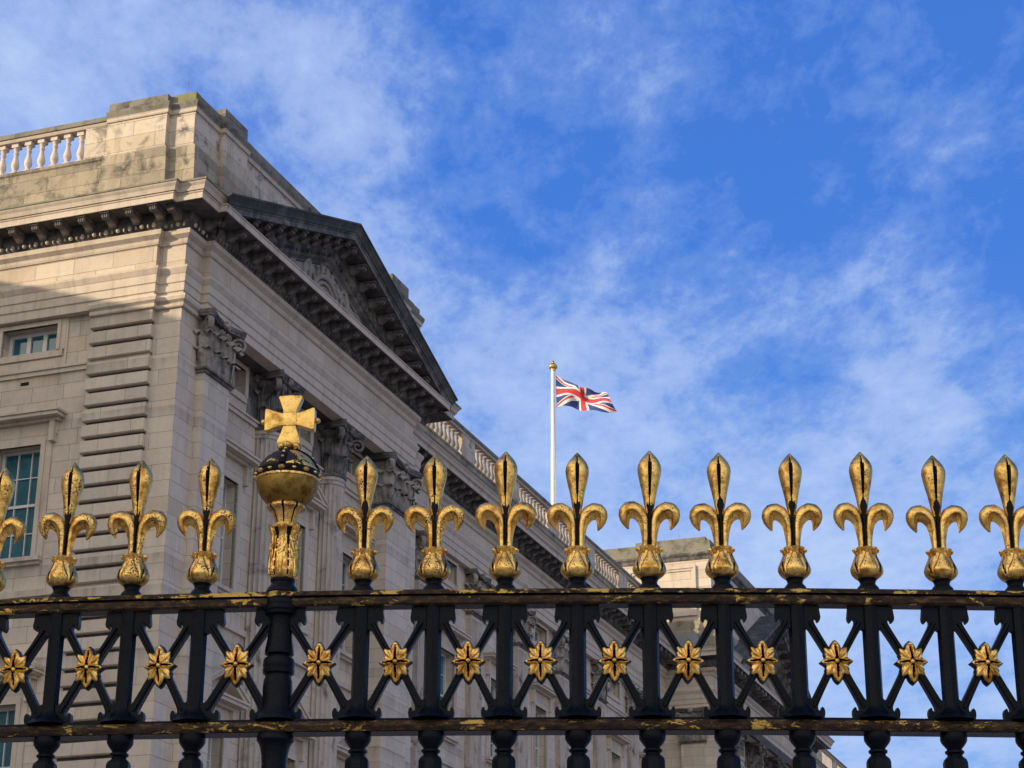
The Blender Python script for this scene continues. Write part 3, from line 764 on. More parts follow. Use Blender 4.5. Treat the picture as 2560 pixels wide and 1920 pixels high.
# ------------------------------------------------------------------ ground
m = MB().mat('tarmac'); m.box(-600, 600, -600, 600, -.3, -.12); g_ = m.build('ground'); tag(g_, kind='structure')
m = MB().mat('gravel'); m.box(-140, 140, 4.9, 240, -.12, 0); tag(m.build('forecourt_ground'), kind='structure')
m = MB().mat('granite'); m.box(-140, 140, -3.5, 4.895, -.12, .0); tag(m.build('pavement'), kind='structure')

# ------------------------------------------------------------------ iron railing
ZR = 1.6+1.256
PX = [(-1.2385,4.6370),(-1.0600,4.6040),(-.8885,4.5830),(-.7215,4.5640),(-.5310,4.5440),(-.3430,4.5290),(-.1780,4.5180),(-.0135,4.5100),(.1530,4.5030),(.3190,4.4970),(.4870,4.4930),(.6540,4.4920),(.8220,4.4960),(.9940,4.5000),(1.1640,4.5050)]
P_ = list(PX)
for k in range(4):
    a, b_ = P_[0], P_[1]; P_.insert(0, (a[0]-.17, a[1]+.030)); 
for k in range(5): P_.append((P_[-1][0]+.17, P_[-1][1]+.007))
NPOST = 4+4
FY = 4.51
fence = empty('iron_railing', (0, FY, 0))
tag(fence, 'black iron railing with gilded fleur-de-lis finials, rosettes and peeling rails', 'railing')
L = lambda p: (p[0], p[1]-FY)
pts = [L(p) for p in P_]
def rail(prof, name, mats):
    """prof: closed (y,z,matkey of the face that starts here)"""
    m = MB(); n = len(prof); vs = []
    Q = [pts[0]]
    for a, b_ in zip(pts, pts[1:]):
        for t in (1/4, 2/4, 3/4, 1): Q.append((a[0]+(b_[0]-a[0])*t, a[1]+(b_[1]-a[1])*t))
    for (x, y) in Q:
        for (py, pz, _) in prof: vs.append((x, y+py, ZR+pz))
    base = len(m.v); m.v += vs
    for i in range(len(Q)-1):
        for j in range(n):
            j2 = (j+1) % n; m.mat(prof[j][2]); m.f.append([i*n+j, (i+1)*n+j, (i+1)*n+j2, i*n+j2]); m.mi.append(m.cur)
    m.f.append(list(range(n))); m.mi.append(0); m.f.append(list(range((len(Q)-1)*n, len(Q)*n))); m.mi.append(0)
    return m.build(name, fence, 30)
rail([(-.026,0,'rail'),(-.0285,-.003,'rail'),(-.0285,-.011,'black'),(-.021,-.0135,'rail'),(-.0255,-.017,'rail'),(-.0265,-.024,'rail'),(-.025,-.031,'rail'),(-.019,-.0351,'black'),(.021,-.0351,'black'),(.027,-.02,'black'),(.027,0,'black')], 'top_rail', None)
rail([(-.024,-.2975,'black'),(-.026,-.303,'rail'),(-.0305,-.307,'rail'),(-.033,-.314,'rail'),(-.031,-.321,'rail'),(-.026,-.326,'black'),(-.0245,-.3275,'black'),(.030,-.3275,'black'),(.032,-.31,'black'),(.030,-.2975,'black')], 'lower_rail', None)
rail([(-.03,-2.42,'black'),(-.03,-2.47,'black'),(.03,-2.47,'black'),(.03,-2.42,'black')], 'bottom_rail', None)
m = MB().mat('granite'); m.box(pts[0][0]-.2, pts[-1][0]+.2, -.16, .30, 0, .36); m.build('plinth', fence, bevel=.01)

def bar_mesh():
    m = MB().mat('black')
    m.lathe([(.0195,-.036),(.0195,-.262),(.023,-.272),(.034,-.284),(.047,-.292),(.053,-.2985)], (0,0,ZR), 8, cap=False)
    m.lathe([(.029,-.327),(.0305,-.335),(.030,-.343),(.026,-.350),(.0175,-.3605),(.0165,-.3635),(.0215,-.3665),(.0215,-.3705),(.0165,-.3745),(.0175,-.378),(.0255,-.385),(.028,-.392),(.0285,-.42),(.026,-.55),(.020,-.62),(.0185,-.66),(.0185,-2.2),(.024,-2.25),(.024,-2.42)], (0,0,ZR), 16, rf=lambda a, z: 1-.07*abs(math.cos(4*a)) if z < -.384 else 1, cap=False)
    return m.mesh('bar', 38)
BAR = bar_mesh()
def base_mesh():
    m = MB().mat('black')
    m.lathe([(.027,-.001),(.0268,.003),(.0245,.009),(.0190,.0155),(.0176,.018),(.0182,.022),(.0205,.027),(.0265,.034)], (0,0,0), 24)
    # dark core seen between the petals
    hc = [(.0012,.098),(.0014,.14),(.0020,.163),(.0034,.180),(.0058,.193),(.0085,.204),(.0062,.216)]
    core = [(-x, z) for x, z in hc]+[(0,.2275)]+hc[::-1]
    m.prism(core, lambda x, z: (x, -.0115, z), lambda x, z: (x, .0115, z))
    return m.mesh('neck', 35, .0012)
NECK = base_mesh()
def fleur_mesh(variant=0):
    G = 'gold' if variant < 4 else 'goldclean'
    m = MB().mat(G); m.mat('black'); m.mat(G)
    # cup of petals: four large leaves in front of four smaller ones
    def leafpos(a, z):
        d = abs((a+PI/4) % (PI/2)-PI/4)                 # angle from the nearest leaf axis
        return d, .16+.50*max(0, min(1, (.096-z)/.046))**1.3
    def lob(a, z):
        if z < .031: return 1
        d, w = leafpos(a, z); k = min(1, (z-.031)/.012)
        u = 1+.055*k*(1-(d/w)**2)+.02*k*math.exp(-(d/.05)**2) if d < w else 1-.075*k+.06*k*math.exp(-((d-PI/4)/.10)**2)
        return u
    def cupm(a, z):
        d, w = leafpos(a, z)
        if z < .040 or z > .095: return 0
        return 1 if abs(d-w) < .030 or (z < .075 and abs(d-w*.48) < .012) else 0
    cp = [(.0190,.0272),(.0245,.0305),(.0300,.0350),(.0342,.0410),(.0362,.0480),(.0358,.0540),(.0335,.0620),(.0298,.0710),(.0263,.0800),(.0240,.0870),(.0232,.0905),(.0242,.0945),(.0262,.0980),(.0268,.1005)]
    c2 = []
    for (r0, z0), (r1, z1) in zip(cp, cp[1:]):
        for t in (0, .5): c2.append((r0+(r1-r0)*t, z0+(z1-z0)*t))
    m.lathe(c2+[(.0268,.1005),(.0245,.103),(.018,.100),(.014,.096)], (0,0,0), 120, rf=lob, mf=cupm)
    for i in range(8):   # turned-over petal tips
        a = 2*PI*i/8+PI/8*0; c, s = math.cos(a), math.sin(a)
        m.tube([(c*.0215, s*.0215, .088), (c*.0235, s*.0235, .096), (c*.0262, s*.0262, .1005), (c*.0285, s*.0285, .0985), (c*.0285, s*.0285, .094)], [.004,.005,.0048,.0042,.002], 7, up=(-s, c, 0), flat=1.3)
    # side curls, each a hollow-backed petal
    for sg in (-1, 1):
        cl = [(-.0088,.094),(-.0089,.112),(-.0097,.130),(-.0112,.148),(-.0135,.164),(-.0188,.1775),(-.0275,.1885),(-.0395,.1940),(-.0480,.1925),(-.0540,.1860),(-.0565,.1775),(-.0560,.168),(-.0530,.158),(-.0485,.1475)]
        rd = [.0070,.0074,.0084,.0100,.0122,.0158,.0192,.0212,.0205,.0182,.0148,.0112,.0070,.0022]
        # densify
        P = []; R = []
        for i in range(len(cl)-1):
            for t in (0, .5): P.append((sg*(cl[i][0]*(1-t)+cl[i+1][0]*t)*-1*-1, 0, cl[i][1]*(1-t)+cl[i+1][1]*t)); R.append(rd[i]*(1-t)+rd[i+1]*t)
        P.append((sg*cl[-1][0], 0, cl[-1][1])); R.append(rd[-1])
        m.tube(P, R, 28, flat=.95, dent=.72*sg, up=(0,1,0))
    # central bud, split by a dark groove front and back
    prof = [(.0075,.186),(.0095,.196),(.0122,.2085),(.0140,.222),(.0172,.240),(.0215,.260),(.0252,.279),(.0270,.294),(.0258,.304),(.0217,.3145),(.0158,.3235),(.0098,.3310),(.0052,.3365),(.0022,.3402),(.0004,.3415)]
    n = 64
    def grv(a, z):
        d = min(abs((a-PI*1.5+PI) % (2*PI)-PI), abs((a-PI*.5+PI) % (2*PI)-PI))
        g = .22*math.exp(-(d/.15)**2) if z < .334 else 0
        side = .04*math.cos(2*a)
        return (1-g)*(1+side)
    def mf(a, z):
        d = min(abs((a-PI*1.5+PI) % (2*PI)-PI), abs((a-PI*.5+PI) % (2*PI)-PI))
        wd = .085+.10*math.sin(PI*min(1, max(0, (z-.2)/.14)))
        if z > .331: return 0
        return 1 if d < wd*(1+.14*mnoise.noise((z*300, variant*7.3, a*2))) else 0
    pr2 = []
    for (r0, z0), (r1, z1) in zip(prof, prof[1:]):
        for t in (0, 1/3, 2/3): pr2.append((r0+(r1-r0)*t, z0+(z1-z0)*t))
    pr2.append(prof[-1]); m.lathe(pr2, (0,0,0), n, rf=grv, mf=mf)
    return m.mesh('fleur_de_lis', 42)
FL = [fleur_mesh(k) for k in range(8)]
# bars, necks, finials
LEAN = {4: .040, 5: .023, 6: .008, 7: .012, 9: -.001, 10: -.007, 11: .0005, 12: .0063, 13: .018, 14: .0005, 15: .0034, 16: -.0002, 17: -.002, 18: .006}
angs = []
for i, p in enumerate(pts):
    a = pts[max(0, i-1)]; c = pts[min(len(pts)-1, i+1)]; angs.append(math.atan2(c[1]-a[1], c[0]-a[0]))
for i, p in enumerate(pts):
    if i == NPOST: continue
    bo = place(BAR, 'bar', fence, (p[0], p[1], 0), angs[i])
    for me in (NECK, FL[(i*3) % 4+(4 if i > 10 else 0)]):
        o = place(me, me.name.split('.')[0], bo, (0, 0, ZR))
        o.rotation_euler = (random.uniform(-.01, .01), LEAN.get(i, random.uniform(-.01, .01)), random.uniform(-.10, .10))
        if me is not NECK: o.scale = (random.uniform(.985, 1.02), random.uniform(.97, 1.03), random.uniform(.985, 1.003))
# cross bracing between uprights
Q4 = [(0,.0170),(.0165,.0355),(.0310,.0610),(.0440,.0850),(.0468,.0915),(.0474,.0970),(.0458,.1010),(.0428,.1018),(.0405,.0990),(.0398,.0950),(.0372,.0935),(.0340,.0955),(.0318,.1000),(.0312,.1060),(.0322,.1120),(.0345,.1185),(.085,.1185),(.085,.0755),(.0672,.0755),(.0655,.0780),(.0625,.0785),(.0590,.0745),(.0440,.0495),(.0290,.0235),(.0180,0),(0,0)]
def brace_mesh(hw):
    m = MB().mat('black'); k = hw/.085
    zc = -.167
    for sx in (-1, 1):
        for sz in (-1, 1):
            kz = 1.0 if sz > 0 else 1.10
            poly = [(sx*x*k, zc+sz*(.1312 if z > .118 else z*kz)) for x, z in Q4]
            yo = .0008*(sx+1)*(1 if sz > 0 else -1)
            m.prism(poly, lambda x, z: (x, -.0105+yo, z), lambda x, z: (x, .0105+yo, z))
    # raised rib on the arms
    for sx in (-1, 1):
        for sz in (-1, 1):
            kz = 1.0 if sz > 0 else 1.10
            m.tube([(sx*.006, -.0095, zc+sz*.008), (sx*.058*k, -.0095, zc+sz*.094*kz)], .0055, 6)
    return m.mesh('cross_brace', None, .0016)
def rosette_mesh():
    m = MB().mat('goldclean'); m.mat('black')
    key = [(0,.0368),(5,.0330),(12,.0290),(20,.0268),(26,.0276),(32,.0322),(36,.0322),(41,.0345),(47,.0402),(52,.0414),(56,.0392),(61,.0332),(65,.0318),(70,.0345),(76,.0400),(83,.0448),(90,.0484)]
    def R(a):
        d = math.degrees(a) % 360; d = d if d <= 90 else (180-d if d <= 180 else (d-180 if d <= 270 else 360-d))
        for (a0_, r0), (a1_, r1) in zip(key, key[1:]):
            if a0_ <= d <= a1_: return r0+(r1-r0)*(d-a0_)/(a1_-a0_)
    n = 120; rings = [.04,.16,.28,.40,.52,.64,.76,.86,.94,1.0]; vs = []
    def H(a, q):
        d = math.degrees(a) % 90; d = min(d, 90-d)               # 0 on the groove axes, 45 on the diagonal lobe
        dome = .0035+.0105*math.sqrt(max(0, 1-q**1.7))
        vein = .0022*math.cos(math.radians(d)*12)*math.sin(PI*min(1, q))
        lip = .0022*math.exp(-((d/45.*q-.13)/.07)**2)*(1 if q < .9 else .4)
        gro = .0050*math.exp(-(d/45.*q/.06)**2) if q < .86 else 0
        return dome-vein+lip-gro
    base = len(m.v)
    for q in rings:
        for i in range(n):
            a = 2*PI*i/n; r = R(a)*q; m.v.append((r*math.cos(a), -.012-H(a, q)*.8, r*math.sin(a)))
    for j in range(len(rings)-1):
        q = (rings[j]+rings[j+1])/2
        for i in range(n):
            a = 2*PI*(i+.5)/n; i2 = (i+1) % n
            m.f.append([base+j*n+i, base+j*n+i2, base+(j+1)*n+i2, base+(j+1)*n+i])
            r = R(a)*q; x, z = abs(r*math.cos(a)), abs(r*math.sin(a))
            wz = .0042*(1-x/.031) if x < .030 else 0; wx = .0042*(1-z/.043) if z < .0415 else 0
            blk = z < wz or x < wx
            m.mi.append(1 if blk else 0)
    m.f.append([base+i for i in range(n)]); m.mi.append(1)
    # dark edge behind
    o = len(m.v); m.cur = 1
    for y, s in ((-.012-H(0,1)*.8, 1.0), (-.010, 1.05), (.004, 1.06)):
        for i in range(n):
            a = 2*PI*i/n; r = R(a)*s; yy = y if y != -.012-H(0,1)*.8 else -.012-H(a,1)*.8
            m.v.append((r*math.cos(a), yy, r*math.sin(a)))
    for j in range(2):
        for i in range(n):
            i2 = (i+1) % n; m.f.append([o+j*n+i, o+j*n+i2, o+(j+1)*n+i2, o+(j+1)*n+i]); m.mi.append(1)
    m.cur = 0; m.ball((0, -.021, 0), .0062, 14, 9)
    return m.mesh('rosette', 28)
ROS = rosette_mesh(); BR = {}
for i in range(len(pts)-1):
    a, c = pts[i], pts[i+1]; hw = math.dist(a, c)/2; k = round(hw, 3)
    off = 0
    if k not in BR: BR[k] = brace_mesh(k)
    mid = ((a[0]+c[0])/2, (a[1]+c[1])/2); ang = math.atan2(c[1]-a[1], c[0]-a[0])
    bo = place(BR[k], 'cross_brace', fence, (mid[0], mid[1], ZR), ang)
    o = place(ROS, 'rosette', bo, (0, 0, -.167)); o.rotation_euler = (random.uniform(-.03,.03), random.uniform(-.05,.05), random.uniform(-.08,.08))
# the stouter post with orb and cross
pp = pts[NPOST]; pa = angs[NPOST]
m = MB().mat('black')
m.lathe([(.0400,-.030),(.0405,-.040),(.037,-.045),(.037,-.050),(.028,-.055),(.0255,-.062),(.0270,-.085),(.0305,-.115),(.0340,-.136),(.0335,-.143),(.0262,-.148),(.0262,-.150),(.0335,-.153),(.0358,-.158),(.0365,-.170),(.0350,-.176),(.0368,-.179),(.0358,-.188),(.0300,-.192),(.0300,-.196),(.0335,-.206),(.0345,-.222),(.0335,-.262),(.037,-.274),(.047,-.288),(.0515,-.298)], (0,0,ZR), 32, cap=False, rf=lambda a, z: 1-.03*abs(math.cos(4*a)) if (-.143 < z < -.06 or z < -.2) else 1)
m.lathe([(.0375,-.327),(.0420,-.334),(.0425,-.342),(.038,-.348),(.0352,-.353),(.0325,-.362),(.0300,-.375),(.0285,-.392),(.0285,-.6),(.0285,-2.3),(.045,-2.36),(.05,-2.49)], (0,0,ZR), 32, cap=False)
# sleeves where the rails meet the post
m.lathe([(.034,0),(.0375,-.002),(.0375,-.013),(.036,-.0145),(.0385,-.018),(.039,-.028),(.037,-.032)], (0,0,ZR), 32, cap=False)
m.mat('rail'); m.lathe([(.0335,.0015),(.0383,-.0012),(.0383,-.0125),(.0365,-.014)], (0,0,ZR), 32, cap=False)
post = m.build('post', fence, 35, loc=(pp[0], pp[1], 0), rz=pa)
m = MB().mat('black'); m.lathe([(.0385,.0015),(.0380,.005),(.0345,.013),(.0275,.0225),(.0268,.026),(.0290,.030),(.0285,.036)], (0,0,0), 32); m.build('neck', post, 35, loc=(0,0,ZR))
# acanthus stem and goblet
m = MB().mat('gold'); m.mat('black'); m.mat('gold')
def aca(a, z):
    t = (a*6/(2*PI)) % 1; k = 1 if z < .163 else 0
    return 1+k*(.10*abs(math.sin(PI*t))**.8-.07)+k*.02*math.sin(z*260)*abs(math.sin(2*PI*t))
def amf(a, z):
    t = (a*6/(2*PI)) % 1; d = min(t, 1-t)
    if z > .163: return 0
    if z > .158: return 0
    if z > .136: return 1 if d < .20 else 0
    if z > .115: return 1 if d < .12 else 0
    return 1 if d < .05+.035*math.sin(z*300) else 0
pr = [(.0272,.034),(.0315,.041),(.0345,.050),(.0350,.060),(.0338,.075),(.0312,.092),(.0285,.110),(.0268,.126),(.0270,.138),(.0290,.148),(.0325,.156),(.0345,.161),(.0320,.1655),(.0245,.1665)]
p2 = []
for (r0, z0), (r1, z1) in zip(pr, pr[1:]):
    for t in (0, 1/3, 2/3): p2.append((r0+(r1-r0)*t, z0+(z1-z0)*t))
m.lathe(p2+[pr[-1]], (0,0,0), 96, rf=aca, mf=amf, cap=False)
for i in range(6):      # leaf midribs and side fronds
    a = 2*PI*(i+.5)/6; c, s = math.cos(a), math.sin(a)
    m.tube([(c*.033, s*.033, .038), (c*.0365, s*.0365, .055), (c*.0345, s*.0345, .085), (c*.0300, s*.0300, .115), (c*.0300, s*.0300, .140), (c*.0350, s*.0350, .156), (c*.0385, s*.0385, .160), (c*.039, s*.039, .154)], [.002,.0030,.0030,.0030,.0045,.0060,.0055,.002], 8, up=(-s, c, 0), flat=1.5)
    for zz in (.045, .068, .091):
        for sg in (-1, 1):
            da = sg*.25; r0 = .0325 if zz < .1 else .0285
            q = [(r0*1.03*math.cos(a+da*t), r0*1.03*math.sin(a+da*t), zz+.018*t) for t in (.35, .8, 1.25)]
            q = [(x*1.0, y*1.0, z+.006*k_) for k_, (x, y, z) in enumerate(q)]
            m.tube(q, [.0025,.0058,.0018], 8, up=(c, s, 0), flat=.55)
def gob(a, z):
    t = (a*8/(2*PI)) % 1; return 1+.05*math.sin(PI*t)**.6-.04
def gmf(a, z):
    t = (a*8/(2*PI)) % 1; return 1 if min(t, 1-t) < .05 else 0
m.lathe([(.0238,.1655),(.0245,.172),(.0275,.182),(.0315,.192),(.0345,.199),(.0395,.2030),(.0445,.2055),(.0462,.2090),(.0455,.2135),(.0430,.2165),(.0400,.2175),(.036,.216)], (0,0,0), 96, rf=gob, mf=gmf, cap=False)
m.build('acanthus_stem', post, 40, loc=(0,0,ZR))
# orb
m = MB().mat('golddull'); m.mat('goldblack'); m.mat('black'); m.mat('gold')
R0 = .0742; zc = .2785; low = []; hi = []
for i in range(19): a = -PI/2+.42+(PI/2-.42-.03)*i/18; low.append((R0*math.cos(a), R0*math.sin(a)))
for i in range(19): a = .26+(PI/2-.26-.02)*i/18; hi.append((R0*math.cos(a), R0*math.sin(a)))
m.cur = 0; m.lathe(low, (0,0,zc), 48)
m.cur = 1; m.lathe(hi, (0,0,zc), 48)
m.cur = 2; m.lathe([(R0*.99,-.003),(R0*1.02,.0),(R0*1.02,.018),(R0*.965,.0205)], (0,0,zc), 48, cap=False)
m.cur = 3; m.lathe([(R0*.995,-.006),(R0*1.03,-.0045),(R0*1.035,-.002),(R0*1.03,.0005),(R0*.99,.002)], (0,0,zc), 48, cap=False)
m.cur = 1; m.lathe([(R0*.965,.0195),(R0*.985,.020),(R0*.98,.0235),(R0*.93,.0245)], (0,0,zc), 48, cap=False)
m.cur = 3
for i in range(16):
    a = 2*PI*i/16-PI/2; c, s = math.cos(a), math.sin(a)
    if i % 2: 
        m.ball((c*R0*1.02, s*R0*1.02, zc+.0095), .0050, 8, 5, (1.2,1.2,.8))
    else: m.ball((c*R0*1.02, s*R0*1.02, zc+.0095), .0075, 10, 6, (1.15,1.15,.75))
m.cur = 2
for a in (-PI/2, 0, PI/2, PI):  # straps over the top
    q = [(R0*1.012*math.cos(e)*math.cos(a), R0*1.012*math.cos(e)*math.sin(a), zc+R0*1.012*math.sin(e)) for e in [.27+1.25*i/10 for i in range(11)]]
    m.tube(q, .0052, 8, up=(-math.sin(a), math.cos(a), 0), flat=1.7)
    m.cur = 3
    for e in (.5, .75, 1.0): m.ball((R0*1.06*math.cos(e)*math.cos(a), R0*1.06*math.cos(e)*math.sin(a), zc+R0*1.06*math.sin(e)), .0042, 8, 5)
    m.cur = 2
m.build('orb', post, 40, loc=(0,0,ZR))
# cross
m = MB().mat('goldcross')
zc = .430; A = [(.0160,.0148),(.030,.0188),(.045,.0243),(.0555,.0284),(.0590,.0280),(.0604,.0250),(.0608,0)]
arm = [(0,.0150)]+A
up_ = [(x, z) for x, z in arm]
def armpoly(rot):
    pl = [(x, z) for x, z in A]+[(x, -z) for x, z in reversed(A[:-1])]
    c, s = math.cos(rot), math.sin(rot); return [(x*c-z*s, zc+x*s+z*c) for x, z in pl]
for k in range(4): m.prism(armpoly(k*PI/2), lambda x, z: (x, -.0125, z), lambda x, z: (x, .0125, z))
m.box(-.0170, .0170, -.0142, .0142, zc-.0165, zc+.0165)
co = m.build('cross', post, 35, .0022, loc=(0,0,ZR))
beads = [((sg*.0655, 0, zc-.002), .0075, (1,1,1)) for sg in (-1, 1)]+[((0, 0, zc+.061), .0065, (1.5,1,.8))]
beads += [((.0200*math.cos(2*PI*i/6-PI/2), .0200*math.sin(2*PI*i/6-PI/2), .3615), .0098, (1,1,1)) for i in range(6)]
for c_, r_, sc3 in beads:
    m = MB().mat('gold'); m.ball(c_, r_, 14, 9, sc3); m.build('bead', post, 50, loc=(0,0,ZR))
m = MB().mat('gold'); m.box(-.027, .027, -.012, .012, .3680, .3712); m.build('cross_foot', post, 50, loc=(0,0,ZR))

# ------------------------------------------------------------------ flagpole and flag
def raypt(px, py, u=None):
    d = Vector(((px-1280)/F_PX, -(py-960)/F_PX, -1)); d = camo.rotation_euler.to_matrix() @ d
    eu = Vector((math.cos(PSI), math.sin(PSI), 0)); o = Vector((0,0,1.6)); C0 = Vector(CORNER)
    t = (u-(o-C0).dot(eu))/d.dot(eu); return o+d*t
top = raypt(1382.5, 927, 54.0)
fp = empty('flagpole', (top.x, top.y, 0))
tag(fp, 'tall white flagpole topped by a gilded crown finial above the roof', 'flagpole')
H = top.z
m = MB().mat('pole'); m.lathe([(.150,21.5),(.130,28),(.100,H)], (0,0,0), 24)
m.build('pole', fp, 40)
m = MB().mat('pole')
m.tube([(-.05,-.14,H-.25), (.02,-.15,H-2.5), (.10,-.14,H-6), (.03,-.17,H-11), (.1,-.19,22)], .011, 5); m.build('halyard', fp)
m = MB().mat('gold'); K = .72
m.lathe([(r*K, z*K) for r, z in [(.15,-.02),(.17,.0),(.17,.10),(.20,.14),(.27,.26),(.28,.34),(.24,.44),(.14,.54),(.07,.60),(.07,.63),(.1,.67),(.07,.73),(.02,.76),(.02,.84),(.005,.86)]], (0,0,H), 24, rf=lambda a, z: 1+(.10*abs(math.cos(4*a)) if .08 < z < .30 else 0))
for i in range(8): a = PI*i/4; m.ball((.27*K*math.cos(a), .27*K*math.sin(a), H+.22*K), .05*K, 8, 5)
m.build('crown_finial', fp, 40)
# flag: outline taken as a cloth 2.9 m by 1.5 m streaming to the right
flag = MB(); 
for k in ('fblue', 'fwhite', 'fred'): flag.mat(k)
NX, NZ = 150, 90
def interp(t, T):
    for (a, x), (b_, y) in zip(T, T[1:]):
        if a <= t <= b_:
            q = (t-a)/(b_-a); return x+(y-x)*q
    return T[-1][1]
topT = [(0,937.7),(.25,953),(.5,971),(.62,974),(.75,978),(.92,976.5),(1,980)]
botT = [(0,1017.7),(.12,1013.6),(.3,1016),(.5,1025.5),(.75,1032),(.9,1032.5),(1,1028)]
xt = [(0,1389.5),(.5,1454.7),(1,1519)]
xb = [(0,1391.6),(.5,1460),(.75,1502),(1,1543)]
pt0 = raypt(1389, 980, 54.0)
camd = (pt0-Vector((0,0,1.6))).length
ppx = camd/F_PX
vs = []
for i in range(NX+1):
    s = i/NX
    for j in range(NZ+1):
        t = j/NZ   # 0 top .. 1 bottom
        x = interp(s, xt)*(1-t)+interp(s, xb)*t; y = interp(s, topT)*(1-t)+interp(s, botT)*t
        x += 2.5*math.sin(PI*t)*math.sin(s*6.0)-4*math.sin(PI*t)*s*s
        y += -6*math.sin(PI*t)*math.sin(PI*s)+1.8*math.sin(s*11+t*2.5)*math.sin(PI*t)
        p = raypt(x, y, 54.0)
        dep = (.20*math.sin(s*8.3+t*4.6+.4)+.07*math.sin(s*17-t*6))*min(1, s*3)
        vs.append((p.x-pt0.x, p.y-pt0.y+dep, p.z-pt0.z))
flag.v = vs
def union(x, y):
    """x 0..2 (hoist to fly), y 0..1 from top; returns 0 blue 1 white 2 red"""
    X, Y = x*30-30, (y*30-15)          # 60 x 30 units
    if abs(X) < 3 or abs(Y) < 3: return 2
    if abs(X) < 5 or abs(Y) < 5: return 1
    L5 = math.sqrt(5)
    for sg in (1, -1):                 # diagonals Y = sg*X/2
        d = (Y-sg*X/2)*2/L5            # signed distance
        if abs(d) < 2.7:
            # counterchanged red: pinwheel
            if sg == 1: red = (0 < d < 1.9) if X < 0 else (-1.9 < d < 0)
            else: red = (0 < d < 1.9) if X > 0 else (-1.9 < d < 0)
            return 2 if red else 1
    return 0
for i in range(NX):
    for j in range(NZ):
        flag.f.append([i*(NZ+1)+j, (i+1)*(NZ+1)+j, (i+1)*(NZ+1)+j+1, i*(NZ+1)+j+1]); flag.mi.append(union(2*(i+.5)/NX, (j+.5)/NZ))
fo = flag.build('flag', None, 80, loc=tuple(pt0))
tag(fo, 'red, white and blue flag with crosses streaming from the white pole', 'flag')

# ------------------------------------------------------------------ light
SU = Vector((-1.0, 1.15, .375))       # towards the sun in (u,v,z)
Sw = Vector((SU.x*math.cos(PSI)-SU.y*math.sin(PSI), SU.x*math.sin(PSI)+SU.y*math.cos(PSI), SU.z)).normalized()
sun = bpy.data.lights.new('sun', 'SUN'); sun.energy = 5.0; sun.angle = math.radians(.5); sun.color = (1.0, .82, .58)
so = bpy.data.objects.new('sun', sun); col.objects.link(so); so.rotation_euler = Sw.to_track_quat('Z', 'Y').to_euler()
elev = math.asin(Sw.z); azim = math.atan2(Sw.x, Sw.y)
wd = bpy.data.worlds.new("World"); sc.world = wd; wd.use_nodes = True
nt = wd.node_tree; N = nt.nodes; Lk = nt.links.new
for x in list(N): N.remove(x)
def nn(t, **kw):
    x = N.new(t)
    for k, v in kw.items(): setattr(x, k, v)
    return x
def mth(op, a, b_=None, clamp=False):
    x = nn('ShaderNodeMath', operation=op, use_clamp=clamp)
    for i, v in enumerate((a, b_)):
        if v is None: continue
        if isinstance(v, (int, float)): x.inputs[i].default_value = v
        else: Lk(v, x.inputs[i])
    return x.outputs[0]
def dot(vec, v3):
    x = nn('ShaderNodeVectorMath', operation='DOT_PRODUCT'); Lk(vec, x.inputs[0]); x.inputs[1].default_value = v3; return x.outputs['Value']
def wramp(f, stops):
    x = nn('ShaderNodeValToRGB'); e = x.color_ramp.elements
    while len(e) < len(stops): e.new(.5)
    for i, (p, c) in enumerate(stops): e[i].position = p; e[i].color = (*c, 1) if isinstance(c, tuple) else (c, c, c, 1)
    Lk(f, x.inputs[0]); return x.outputs[0]
def wmix(f, a, b_, mode='MIX'):
    x = nn('ShaderNodeMix', data_type='RGBA', blend_type=mode)
    for i, v in ((0, f), (6, a), (7, b_)):
        if isinstance(v, (int, float)): x.inputs[i].default_value = v
        elif isinstance(v, tuple): x.inputs[i].default_value = (*v, 1)
        else: Lk(v, x.inputs[i])
    return x.outputs[2]
tc = nn('ShaderNodeTexCoord'); D = tc.outputs['Generated']
sky = nn('ShaderNodeTexSky', sky_type='NISHITA'); sky.sun_disc = False; sky.sun_elevation = elev; sky.sun_rotation = azim
sky.air_density = 1.0; sky.dust_density = .3; sky.ozone_density = 3.0
sp = nn('ShaderNodeSeparateXYZ'); Lk(D, sp.inputs[0])
blue = wramp(sp.outputs[2], [(0.0, (.40, .58, .86)), (.22, (.14, .37, .93)), (.42, (.046, .215, .82)), (.70, (.036, .17, .70))])
base = wmix(.20, blue, wmix(1.0, sky.outputs[0], (.11, .11, .11), 'MULTIPLY'))
# cloud layer on a flat sheet overhead
den = mth('ADD', mth('MAXIMUM', sp.outputs[2], 0.), .12)
cx = mth('DIVIDE', sp.outputs[0], den); cy = mth('DIVIDE', sp.outputs[1], den)
cv = nn('ShaderNodeCombineXYZ'); Lk(cx, cv.inputs[0]); Lk(cy, cv.inputs[1])
def cn(scale, det, rough, dist, sxy=(1,1), off=0, rot=0):
    mp = nn('ShaderNodeMapping'); Lk(cv.outputs[0], mp.inputs[0]); mp.inputs['Scale'].default_value = (sxy[0], sxy[1], 1); mp.inputs['Location'].default_value = (off, off*.7, off*.3); mp.inputs['Rotation'].default_value = (0, 0, rot)
    x = nn('ShaderNodeTexNoise'); x.inputs['Scale'].default_value = scale; x.inputs['Detail'].default_value = det; x.inputs['Roughness'].default_value = rough; x.inputs['Distortion'].default_value = dist
    Lk(mp.outputs[0], x.inputs['Vector']); return x.outputs['Fac']
n1 = cn(3.4, 4, .55, .25, (1., .85), 2.3, .4); n2 = cn(11, 8, .66, .18, (1.25, .75), 7.7, .75); n3 = cn(46, 6, .65, .15, (1.3, .8), 5.2, .8)
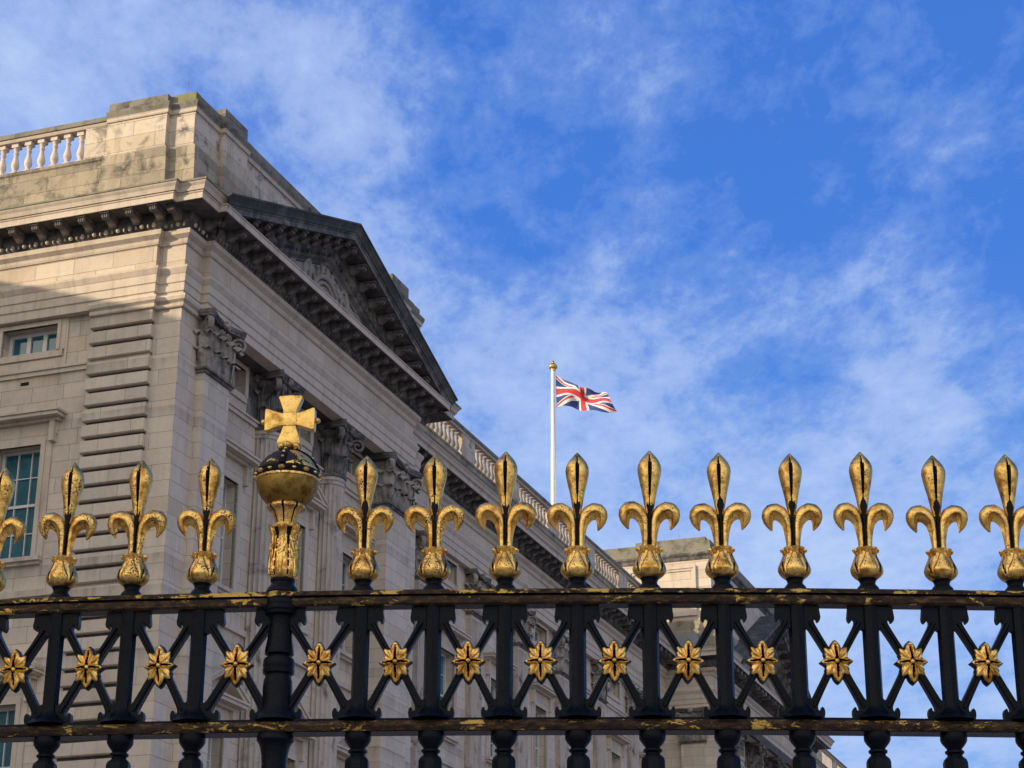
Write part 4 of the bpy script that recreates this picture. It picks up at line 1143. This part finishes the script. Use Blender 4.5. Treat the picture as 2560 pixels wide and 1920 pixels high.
dens = mth('ADD', mth('ADD', mth('ADD', mth('MULTIPLY', n1, .36), .075), mth('MULTIPLY', n2, .40)), mth('MULTIPLY', n3, .13))
# heavier haze low down and towards the sun side
bias = mth('ADD', mth('MULTIPLY', mth('SUBTRACT', .42, sp.outputs[2]), .30), mth('MULTIPLY', sp.outputs[0], -.20))
dens = mth('ADD', dens, bias)
# banks and clear stretches of the thin cloud sheet, as fixed directions in the sky
for dv, n_, amp in (((-0.1984,0.8446,0.4973), 144, 0.110), ((-0.1019,0.8481,0.5200), 377, 0.060), ((0.0429,0.8946,0.4447), 325, -0.090), ((-0.0103,0.9024,0.4307), 637, -0.070), ((0.1202,0.8689,0.4801), 881, -0.050), ((0.1640,0.8633,0.4773), 706, -0.070), ((0.2378,0.8793,0.4126), 526, -0.100), ((0.2093,0.8386,0.5029), 1300, -0.060), ((0.0382,0.8585,0.5115), 637, 0.040), ((0.1907,0.8663,0.4616), 881, 0.080), ((0.0336,0.9243,0.3801), 377, 0.070), ((0.1218,0.9193,0.3743), 995, -0.050), ((0.1885,0.9019,0.3886), 1132, 0.050), ((0.1026,0.9510,0.2916), 144, 0.080), ((0.2311,0.9300,0.2859), 283, 0.070), ((-0.1293,0.8714,0.4733), 995, -0.050), ((-0.0556,0.8772,0.4769), 786, 0.030), ((-0.0457,0.9179,0.3941), 995, 0.050), ((0.1509,0.9227,0.3547), 786, -0.030)):
    dens = mth('ADD', dens, mth('MULTIPLY', mth('POWER', mth('MAXIMUM', dot(D, dv), 0.), float(n_)), amp*1.15))
dens = mth('SUBTRACT', dens, .022)
cm = wramp(dens, [(.41, .02), (.49, .20), (.57, .55), (.70, .90)])
toSun = mth('MAXIMUM', dot(D, tuple(Sw)), 0.)
glow = mth('POWER', toSun, 5.)
ccol = wmix(glow, (.50, .64, .95), (2.4, 2.0, 1.5))
res = wmix(cm, base, ccol)
res = wmix(mth('MULTIPLY', glow, .55), res, (2.6, 2.1, 1.5))
# added fill: unseen sky behind the viewer brightened for shaded fronts and gilding
back = mth('MULTIPLY', mth('SUBTRACT', -.05, sp.outputs[1]), 1.6, True)
res = wmix(mth('MULTIPLY', back, .75), res, (1.48, 1.42, 1.32))
grd = wramp(mth('ADD', mth('MULTIPLY', sp.outputs[2], 20.), .5), [(0., 0.), (1., 1.)])
res = wmix(grd, (.16, .145, .125), res)
bg = nn('ShaderNodeBackground'); Lk(res, bg.inputs[0]); bg.inputs[1].default_value = 1.0
out = nn('ShaderNodeOutputWorld'); Lk(bg.outputs[0], out.inputs[0])
